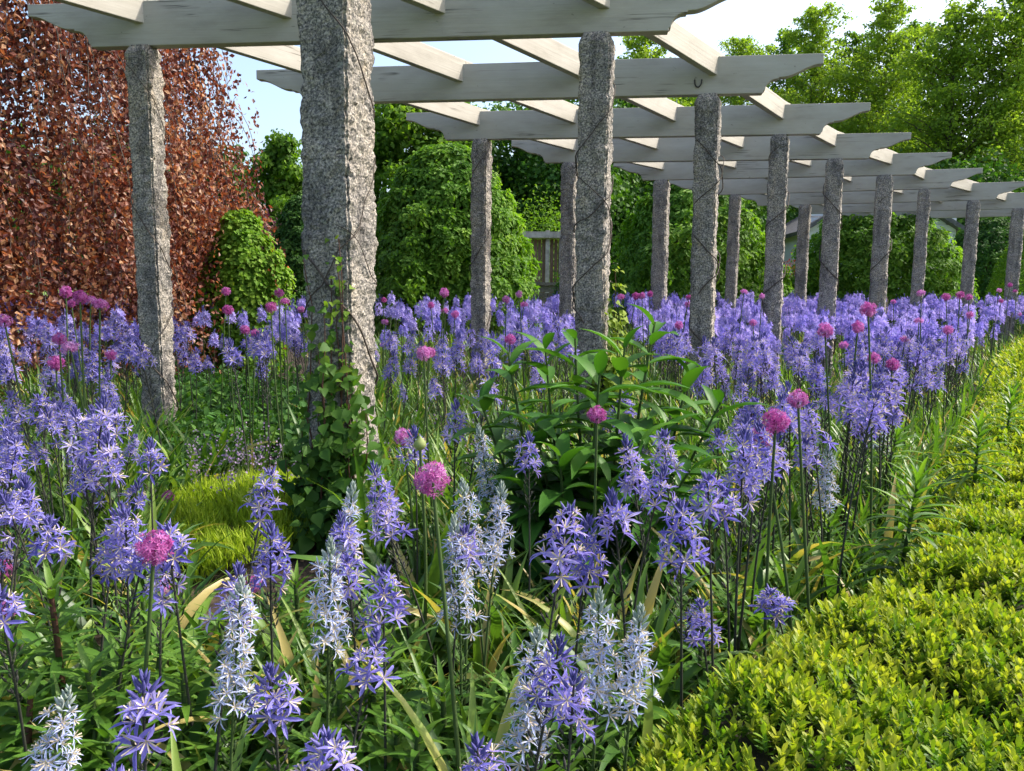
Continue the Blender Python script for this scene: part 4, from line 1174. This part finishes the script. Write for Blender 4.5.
def allium_bud(px, py, wpx, label):
    p = at_depth(px, py, .036 * F_PX / wpx); g = float(ground_z(p[0], p[1])); h = p[2] - g
    root = empty('allium_bud', (p[0], p[1], g), label, 'allium')
    b = MB(); z = np.linspace(-.02, h, 10); tube(b, np.stack([.015 * np.sin(z * 4), .01 * np.cos(z * 3) - .01, z], -1) - np.array([.015 * math.sin(h * 4), .01 * math.cos(h * 3) - .01, 0]), np.linspace(.006, .0042, 10), 8, .7); b.build('stem', M_STEM, root)
    b = MB(); t = np.linspace(0, 1, 9); tube(b, np.stack([0 * t, 0 * t, h - .004 + t * .042], -1), .018 * np.array([.25, .68, .92, 1, .95, .8, .55, .3, .08]), 12, .5); b.build('bud', M_ALBUD, root)
allium_bud(420, 449, 13, 'green unopened allium bud on a tall bare stem')
allium_bud(466, 590, 15, 'plump green allium bud above the broad strap leaves')

# ------------------------------------------------------------------ leafy perennials
def lily_mesh(H, n, L, red=False):
    st, fo = MB(), MB(); z = np.linspace(0, H, 8); be = rng.normal(0, .02, 2)
    pts = np.stack([be[0] * (z / H) ** 2, be[1] * (z / H) ** 2, z], -1); tube(st, pts, np.linspace(.009, .005, 8), 7, .5)
    k = np.arange(n); f = (k + .5) / n; zz = H * (.12 + .88 * f ** .8); a = k * 2.4
    el = .1 + 1.15 * f ** 4 + rng.normal(0, .12, n)
    d = np.stack([np.cos(a) * np.cos(el), np.sin(a) * np.cos(el), np.sin(el)], -1)
    l = L * (1 - .45 * f ** 3) * rng.uniform(.8, 1.15, n)
    base = np.stack([np.interp(zz, z, pts[:, 0]), np.interp(zz, z, pts[:, 1]), zz], -1)
    fo.scatter(leaf([.03, .075, .085, .07, .045, .004], .35, .30, .3), basis(d, np.array([0, 0, 1.]), l, l), base, np.clip(.35 + .3 * f + rng.normal(0, .12, n), 0, 1))
    return st.mesh('stem', M_REDSTEM if red else M_STEM), fo.mesh('foliage', M_LILY)
LILH = lily_mesh(.5, 100, .17)
LIL = [lily_mesh(.45, 60, .13, True), lily_mesh(.36, 52, .12), lily_mesh(.30, 48, .13), lily_mesh(.26, 40, .11)]
LILIES = [
    (95, 665, .40, 1, 'lily plant between the red stemmed one and the large camassia'), (30, 700, .34, 0, 'lily plant directly above the pale corner spike'), (190, 665, .36, 1, 'lily plant right of the large low camassia'),
    (320, 735, .28, 1, 'lily plant near the bottom edge left of the centre'), (420, 735, .28, 3, 'lily plant near the bottom edge under the broad strap clump'), (370, 610, .36, 2, 'lily plant left of the broad strap clump'), (505, 690, .28, 1, 'lily plant left of the low central pair'),
    (300, 580, .36, 2, 'lily plant below the right end of the cushion'), (145, 600, .36, 3, 'lily plant under the two small pink alliums'), (590, 735, .22, 3, 'lily plant at the bottom edge by the hedge corner'),
    (60, 588, .52, 0, 'tall whorled lily plant with a red brown stem at lower left'),
    (120, 640, .42, 1, 'green lily plant right of the red stemmed one'),
    (160, 625, .40, 1, 'leafy lily plant below the bright pink allium'),
    (15, 640, .42, 2, 'lily plant at the left edge above the corner spike'),
    (60, 735, .30, 2, 'low lily plant beside the pale corner spike'),
    (110, 735, .28, 3, 'low lily plant near the bottom edge at left'),
    (250, 690, .30, 3, 'lily plant under the pale spike below the cushion'),
    (385, 655, .36, 1, 'bright whorled lily plant below the broad strap leaves'),
    (345, 690, .32, 2, 'whorled lily plant left of the bright central one'),
    (440, 690, .30, 3, 'whorled lily plant right of the bright central one'),
    (395, 735, .26, 2, 'whorled lily plant near the bottom edge in the centre'),
    (480, 745, .24, 3, 'lily plant at the bottom edge under the pale spikes'),
    (912, 478, .60, 1, 'spiky dark green lily standing out of the box hedge'),
    (790, 440, .46, 2, 'spiky lily plant at the front edge of the right drift'),
    (893, 432, .56, 1, 'spiky lily plant behind the one in the hedge'),
    (975, 425, .60, 3, 'spiky lily plant on the far hedge near the right edge'),
    (1010, 395, .62, 3, 'spiky lily plant farthest along the hedge'),
    (760, 535, .34, 2, 'bright spreading lily plant among straw coloured leaves'),
    (830, 520, .34, 3, 'bright lily plant just left of the hedge'),
    (700, 640, .30, 3, 'lily plant at the hedge\'s near left edge'),
    (640, 690, .26, 2, 'lily plant between the pale pair and the hedge'),
    (665, 555, .34, 3, 'lily plant below the three big violet camassias'),
    (735, 590, .28, 2, 'lily plant beside the short camassia at the hedge'),
    (220, 620, .34, 3, 'lily plant left of the pale spike below the cushion'),
    (210, 740, .24, 1, 'lily plant at the bottom edge right of the large camassia'),
]
for k, (px, py, h, v, lab) in enumerate(LILIES):
    f = foot(px, py, h); hs = (.45, .36, .30, .26)[v]; me = LIL[v]
    if 'spiky' in lab: me, hs = LILH, .5
    plant('lily_plant', me, f, h, hs, lab, 'lily plant', None, ('stem', 'foliage'), wide=1.0 if 'spiky' in lab else 1.2)

def broad_plant():
    c = foot(598, 590, .02); root = empty('broad_leaved_perennial', c, 'big dark broad leaved plant with upright stems in the centre', 'plant')
    sb, fb = MB(), MB(); d0 = c[1] - .1
    tips = [(575, 335, .0), (655, 322, .05), (508, 352, -.05), (690, 372, .1), (545, 345, .1), (625, 345, -.1), (600, 372, -.25), (535, 420, -.2), (668, 420, -.2), (722, 400, .05), (480, 400, 0), (640, 440, -.35), (560, 455, -.35), (610, 480, -.4), (520, 480, -.3), (690, 470, -.3)]
    for px, py, dy in tips:
        tp = at_depth(px, py, d0 + dy) - np.array(c); b0 = np.array([tp[0] * .35 + rng.normal(0, .03), tp[1] * .35, 0])
        t = np.linspace(0, 1, 10)[:, None]; P = b0 + (tp - b0) * t; P[:, :2] += ((t - t * t) * np.array([[-.05, .02]]))[:, :2]
        tube(sb, P, np.linspace(.009, .004, 10), 7, .6)
        H = tp[2]; n = int(11 + 12 * H); k = np.arange(n); f = .22 + .78 * (k + .5) / n; a = k * 2.4 + rng.random() * 6
        base = np.stack([np.interp(f, t[:, 0], P[:, i]) for i in range(3)], -1)
        el = .25 + .75 * np.clip((f - .75) * 4, 0, 1) + rng.normal(0, .15, n)
        d = np.stack([np.cos(a) * np.cos(el), np.sin(a) * np.cos(el), np.sin(el)], -1)
        l = np.interp(f, [.2, .6, .9, 1], [.30, .27, .19, .12]) * rng.uniform(.85, 1.2, n)
        fb.scatter(LEAF_BROAD, basis(d, np.array([0, 0, 1.]), l * 1.0, l), base, np.clip(.25 + .4 * f + rng.normal(0, .12, n), 0, 1))
    sb.build('stem', M_STEM, root); fb.build('foliage', M_BROAD, root)
broad_plant()

# -- broad strap leaf clumps (things) and their kin (stuff)
def strap_mesh(n, L, w, dry=.1):
    b = MB()
    for k in range(n):
        a = k * 2.4 + rng.normal(0, .3); l = L * rng.uniform(.6, 1.1)
        tint = rng.uniform(.97, 1.0) if rng.random() < dry else np.clip(rng.normal(.45, .2), 0, .88)
        blade(b, (rng.normal(0, .02), rng.normal(0, .02), -.01), a, l, w * rng.uniform(.7, 1.15), rng.uniform(.1, .6), rng.uniform(.4, 2.0), 8, tint, 0, rng.normal(0, .5))
    return b
STR = [strap_mesh(12, .52, .036).mesh('strap_leaf_clump', M_STRAP), strap_mesh(14, .46, .026, .15).mesh('strap_leaf_clump', M_STRAP), strap_mesh(10, .58, .046, .1).mesh('strap_leaf_clump', M_STRAP), strap_mesh(13, .46, .028, .35).mesh('strap_leaf_clump', M_STRAP)]
CLUMPS = [
    (800, 585, 3, 'straw tipped clump with folded blades against the hedge edge'), (775, 540, 3, 'pale folded strap clump left of the hedge lily'), (720, 625, 0, 'green strap clump with one blade over the hedge'), (820, 530, 3, 'withering strap clump under the front stems of the right drift'),
    (430, 640, 2, 'broad strap leaved clump below the large bright allium'), (395, 650, 0, 'strap leaved clump left of the plump allium bud'), (465, 660, 2, 'broad strap leaved clump under the plump allium bud'),
    (300, 720, 0, 'strap leaved clump right of the half closed allium'), (235, 740, 0, 'strap leaved clump left of the half closed allium'), (270, 690, 1, 'strap leaved clump below the pale spike under the cushion'),
    (345, 750, 1, 'strap leaved clump at the bottom edge by the cut camassia'), (175, 700, 0, 'strap leaved clump right of the large low camassia'),
    (690, 610, 3, 'straw tipped strap clump left of the hedge'), (735, 570, 3, 'straw tipped strap clump below the slender camassia'), (760, 600, 0, 'strap leaved clump flopping onto the hedge'),
    (800, 545, 3, 'yellowing strap clump before the right drift'), (840, 560, 1, 'strap leaved clump beside the spiky hedge lily'), (870, 490, 3, 'straw tipped strap clump behind the hedge lily'), (395, 395, 1, 'arching strap clump right of the nearest post foot'),
    (415, 400, 3, 'arching straw tipped clump before the thin middle left post'), (450, 420, 0, 'strap clump beneath the first pale spikes'), (40, 470, 1, 'strap leaved clump behind the crowded left camassias'), (10, 480, 3, 'yellowing strap clump at the left edge'),
    (90, 400, 1, 'strap leaved clump left of the thin left post foot'), (560, 700, 1, 'strap leaved clump under the low central pair'), (620, 700, 0, 'strap leaved clump at the hedge\'s nearest corner'), (740, 645, 2, 'broad strap leaves lying over the near hedge'),
]
for k, (px, py, v, lab) in enumerate(CLUMPS):
    f = foot(px, py, .05); o = link('strap_leaf_clump', STR[v], None, f); tag(o, lab, 'leaf clump'); o.rotation_euler.z = rng.uniform(0, 6.28); s = rng.uniform(.85, 1.15); o.scale = (s, s, s)

# ------------------------------------------------------------------ undergrowth (nobody could count it)
T_STRAP = []
for q in range(5):
    b = MB()
    for k in range(9):
        blade(b, (rng.normal(0, .03), rng.normal(0, .03), -.01), k * 2.4 + rng.normal(0, .3), .38 * rng.uniform(.55, 1.1), .016 * rng.uniform(.7, 1.3), rng.uniform(.05, .5), rng.uniform(.3, 1.9), 5, rng.normal(.5, .12) if rng.random() > .12 else .98)
    T_STRAP.append(b.tpl())
T_LEAFY = []
for q in range(4):
    b = MB(); n = 46; d = rdir(n); d[:, 2] = np.abs(d[:, 2]); P = d * rng.uniform(.5, 1, n)[:, None] * np.array([.11, .11, .19])
    l = rng.uniform(.022, .042, n); b.scatter(LEAF_OVAL, basis(norm(d + rng.normal(0, .5, (n, 3))), norm(d + np.array([0, 0, .6])), l * 1.2, l), P, np.clip(rng.normal(.5, .15, n), 0, 1)); T_LEAFY.append(b.tpl())
T_LANCE = []
for q in range(4):
    b = MB(); n = 26; f = rng.random(n); a = rng.uniform(0, 6.28, n); el = rng.uniform(.1, 1.2, n)
    d = np.stack([np.cos(a) * np.cos(el), np.sin(a) * np.cos(el), np.sin(el)], -1); l = rng.uniform(.07, .13, n)
    b.scatter(leaf([.03, .08, .085, .05, .004], .35, .35), basis(d, np.array([0, 0, 1.]), l, l), np.stack([0.05 * np.cos(a), .05 * np.sin(a), f * .24], -1), np.clip(rng.normal(.5, .15, n), 0, 1)); T_LANCE.append(b.tpl())

def bed_points(n, y0, y1, pw=1.0, xl=-140, margin=.05):
    y = y0 + (y1 - y0) * rng.random(n) ** pw; x = (rng.uniform(xl, 1150, n) - 512) / F_PX * y
    ok = x < hedge_edge(y) - margin
    return x[ok], y[ok]
CUSHION = [(165, 535), (205, 500), (270, 480), (340, 492), (352, 540), (250, 580), (190, 590)]
GREEN = [(165, 365), (310, 350), (330, 420), (320, 490), (260, 480), (165, 500)]
def bed(name, tpls, mat, n, y0, y1, smin, smax, label, pw=1.0, test=None, sink=0, tmean=.5):
    x, y = bed_points(n, y0, y1, pw); z = ground_z(x, y) - sink
    p, d = project(np.stack([x, y, z], -1)); m = ~in_poly(p, CUSHION)
    if tpls is not T_LEAFY: m &= ~in_poly(p, [(150, 545), (360, 545), (345, 640), (195, 660)])
    if test is not None: m &= test(p, x, y)
    x, y, z = x[m], y[m], z[m]; b = MB(); w = rng.integers(0, len(tpls), len(x))
    for q in range(len(tpls)):
        i = w == q; k = int(i.sum())
        if k: b.scatter(tpls[q], rotz(rng.uniform(0, 6.28, k), rng.uniform(smin, smax, k), rng.normal(0, .12, k), rng.normal(0, .12, k)), np.stack([x[i], y[i], z[i]], -1), rng.normal(tmean, .14, k))
    return tag(b.build(name, mat), label, 'plants', kind='stuff')
ing = lambda p, x, y: in_poly(p, GREEN)
outg = lambda p, x, y: ~in_poly(p, GREEN)
bed('grassy_undergrowth', T_STRAP, M_STRAP, 560, .45, 4.5, .7, 1.15, 'narrow arching green leaves filling the near bed', .5, outg)
bed('grassy_undergrowth', T_STRAP, M_STRAP, 3600, 4.0, 17, .8, 1.3, 'narrow upright leaves between the far flower stems', .7, outg)
bed('lance_leaf_undergrowth', T_LANCE, M_LILY, 400, .45, 5, .6, 1.1, 'pointed green leaves low between the near flowers', .55, outg, 0, .36)
bed('leafy_ground_cover', T_LEAFY, M_COVER, 800, .45, 8, .5, .9, 'small rounded green leaves covering the soil', .6, outg, 0, .3)
T_WIDE = [strap_mesh(8, .42, .03, .12).tpl() for _ in range(5)]
bed('broad_strap_undergrowth', T_WIDE, M_STRAP, 520, .5, 5, .8, 1.25, 'broad arching strap leaves among the near flowers', .8, outg)
bed('bushy_ground_cover', T_LEAFY, M_COVER, 2600, 3.2, 8.5, 1.1, 1.9, 'bushy mid green ground cover between the left post and the nearest post', .8, ing, 0, .55)

bed('leafy_drift_front', T_STRAP, M_STRAP, 1500, 3, 7.5, 1.1, 1.65, 'tall leafy blades at the feet of the drifts', .9, outg)
# catmint haze with tiny mauve flowers
def catmint():
    b = MB(); n0 = 900; x, y = bed_points(n0, 2.6, 8, .8); p, d = project(np.stack([x, y, ground_z(x, y) + .25], -1))
    m = in_poly(p, [(165, 445), (300, 455), (315, 480), (240, 490), (165, 500)]) | in_poly(p, [(-40, 410), (60, 400), (70, 440), (-40, 470)]) | (in_poly(p, [(380, 380), (520, 380), (500, 470), (390, 470)]) & (rng.random(len(x)) < .3))
    for xx, yy in zip(x[m], y[m]):
        g = float(ground_z(xx, yy))
        for k in range(5):
            a = rng.uniform(0, 6.28); h = rng.uniform(.2, .36); e = np.array([xx + .1 * math.cos(a), yy + .1 * math.sin(a), g + h])
            tube(b, np.array([(xx, yy, g), e]), [.002, .001], 3, .5, 1, cap=False)
            k2 = 9; q = e + rng.normal(0, 1, (k2, 3)) * np.array([.012, .012, .05]); l = rng.uniform(.009, .016, k2)
            b.scatter(DIAMOND, basis(rdir(k2), rdir(k2), l, l), q, rng.random(k2), 0)
    tag(b.build('catmint_haze', [M_MAUVE, M_STEM], smooth=False), 'hazy pale mauve small flowers low in front of the green cover', 'flowers', kind='stuff')
catmint()

# bright cushion of fine leaves
def cushion():
    n0 = 60000; y = rng.uniform(2.6, 5.2, n0); x = (rng.uniform(140, 370, n0) - 512) / F_PX * y
    p, d = project(np.stack([x, y, ground_z(x, y)], -1)); c = at_height(258, 532, 0)
    r = np.hypot((x - c[0]) / .75, (y - c[1]) / .8); cn = np.array([mnoise.noise(Vector((a * 6, b_ * 6, 2))) for a, b_ in zip(x, y)])
    m = in_poly(p, CUSHION) & (cn + rng.normal(0, .12, n0) > -.38 + .35 * np.clip(r - .6, 0, 1)); x, y, r, cn = x[m], y[m], r[m], cn[m]
    z = ground_z(x, y) + .17 * np.clip(1 - r * r, 0, 1) + .07 * cn
    n = len(x); d = norm(np.stack([rng.normal(0, .35, n), rng.normal(0, .35, n), np.ones(n)], -1)); l = rng.uniform(.035, .075, n)
    b = MB(); b.scatter(DIAMOND, basis(d, rdir(n), rng.uniform(.004, .011, n), l * rng.choice([.7, 1, 1, 1.5], n)), np.stack([x, y, z], -1), np.clip(rng.normal(.45, .2, n) + .5 * cn, 0, 1))
    tag(b.build('cushion_cover', M_MOSS, smooth=False), 'bright yellow green cushion of fine leaves left of the nearest post', 'ground cover', kind='stuff')
cushion()

# ------------------------------------------------------------------ box hedge
def hedge():
    root = empty('box_hedge', (1.0, 1.6, 0), 'low golden green box hedge running along the right side of the bed', 'hedge')
    ys = np.concatenate([np.linspace(.35, 3, 90), np.linspace(3.06, 8, 80), np.linspace(8.2, 22, 60)])
    W, n = 1.7, 40
    def top(x, y):
        h = .36 + .036 * np.sin(x * 7.1 + y * 3) * np.sin(y * 6.3 - x * 2) + .03 * np.sin(x * 3.3 - y * 4.7 + 1) + .014 * np.sin(x * 17 + y * 13)
        return h + ground_z(x, y)
    def xy(u, y):      # u across, 0 = edge at the flowers
        wx = W * (1 + .9 * np.clip(y / 8, 0, 1.5)); return hedge_edge(y) + u * wx
    U = np.linspace(0, 1, n); YY, UU = np.meshgrid(ys, U, indexing='ij'); XX = xy(UU, YY)
    side = np.clip(UU / .09, 0, 1) * np.clip((1 - UU) / .09, 0, 1)
    ZZ = ground_z(XX, YY) + (top(XX, YY) - ground_z(XX, YY) - .07) * np.sqrt(np.clip(side, 0, 1))
    i = np.arange(len(ys) - 1)[:, None] * n + np.arange(n - 1)[None]
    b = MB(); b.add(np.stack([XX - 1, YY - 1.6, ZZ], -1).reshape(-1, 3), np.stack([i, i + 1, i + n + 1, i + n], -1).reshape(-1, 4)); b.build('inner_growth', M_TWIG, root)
    # shoots
    tp = []
    for q in range(6):
        m = MB(); k = 11; f = (np.arange(k) + .5) / k; a = np.arange(k) * 2.1 + rng.random() * 6; el = .55 + .75 * f ** 1.5 + rng.normal(0, .17, k)
        d = np.stack([np.cos(a) * np.cos(el), np.sin(a) * np.cos(el), np.sin(el)], -1); l = .021 * rng.uniform(.75, 1.2, k)
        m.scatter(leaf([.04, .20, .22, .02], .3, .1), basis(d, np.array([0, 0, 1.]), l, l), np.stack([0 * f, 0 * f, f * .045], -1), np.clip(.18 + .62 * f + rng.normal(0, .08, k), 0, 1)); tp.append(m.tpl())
    fb = MB()
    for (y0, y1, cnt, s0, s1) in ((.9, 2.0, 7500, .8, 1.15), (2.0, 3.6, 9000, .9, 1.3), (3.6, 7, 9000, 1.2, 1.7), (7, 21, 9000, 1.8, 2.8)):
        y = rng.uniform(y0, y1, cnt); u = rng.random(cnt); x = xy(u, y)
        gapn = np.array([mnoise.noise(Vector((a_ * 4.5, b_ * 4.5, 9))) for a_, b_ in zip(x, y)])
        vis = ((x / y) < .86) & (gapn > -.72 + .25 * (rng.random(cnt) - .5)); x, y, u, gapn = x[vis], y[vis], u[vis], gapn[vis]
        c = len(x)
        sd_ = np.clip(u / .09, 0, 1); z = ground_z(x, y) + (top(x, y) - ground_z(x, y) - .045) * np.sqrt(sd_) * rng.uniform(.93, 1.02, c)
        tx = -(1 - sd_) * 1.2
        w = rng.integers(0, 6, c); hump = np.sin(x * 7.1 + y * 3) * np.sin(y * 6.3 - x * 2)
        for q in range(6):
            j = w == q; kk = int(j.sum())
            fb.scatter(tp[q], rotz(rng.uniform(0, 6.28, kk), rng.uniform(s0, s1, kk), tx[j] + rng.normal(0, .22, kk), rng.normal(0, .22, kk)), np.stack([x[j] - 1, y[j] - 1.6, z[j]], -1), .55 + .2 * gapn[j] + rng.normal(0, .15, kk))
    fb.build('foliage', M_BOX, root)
hedge()
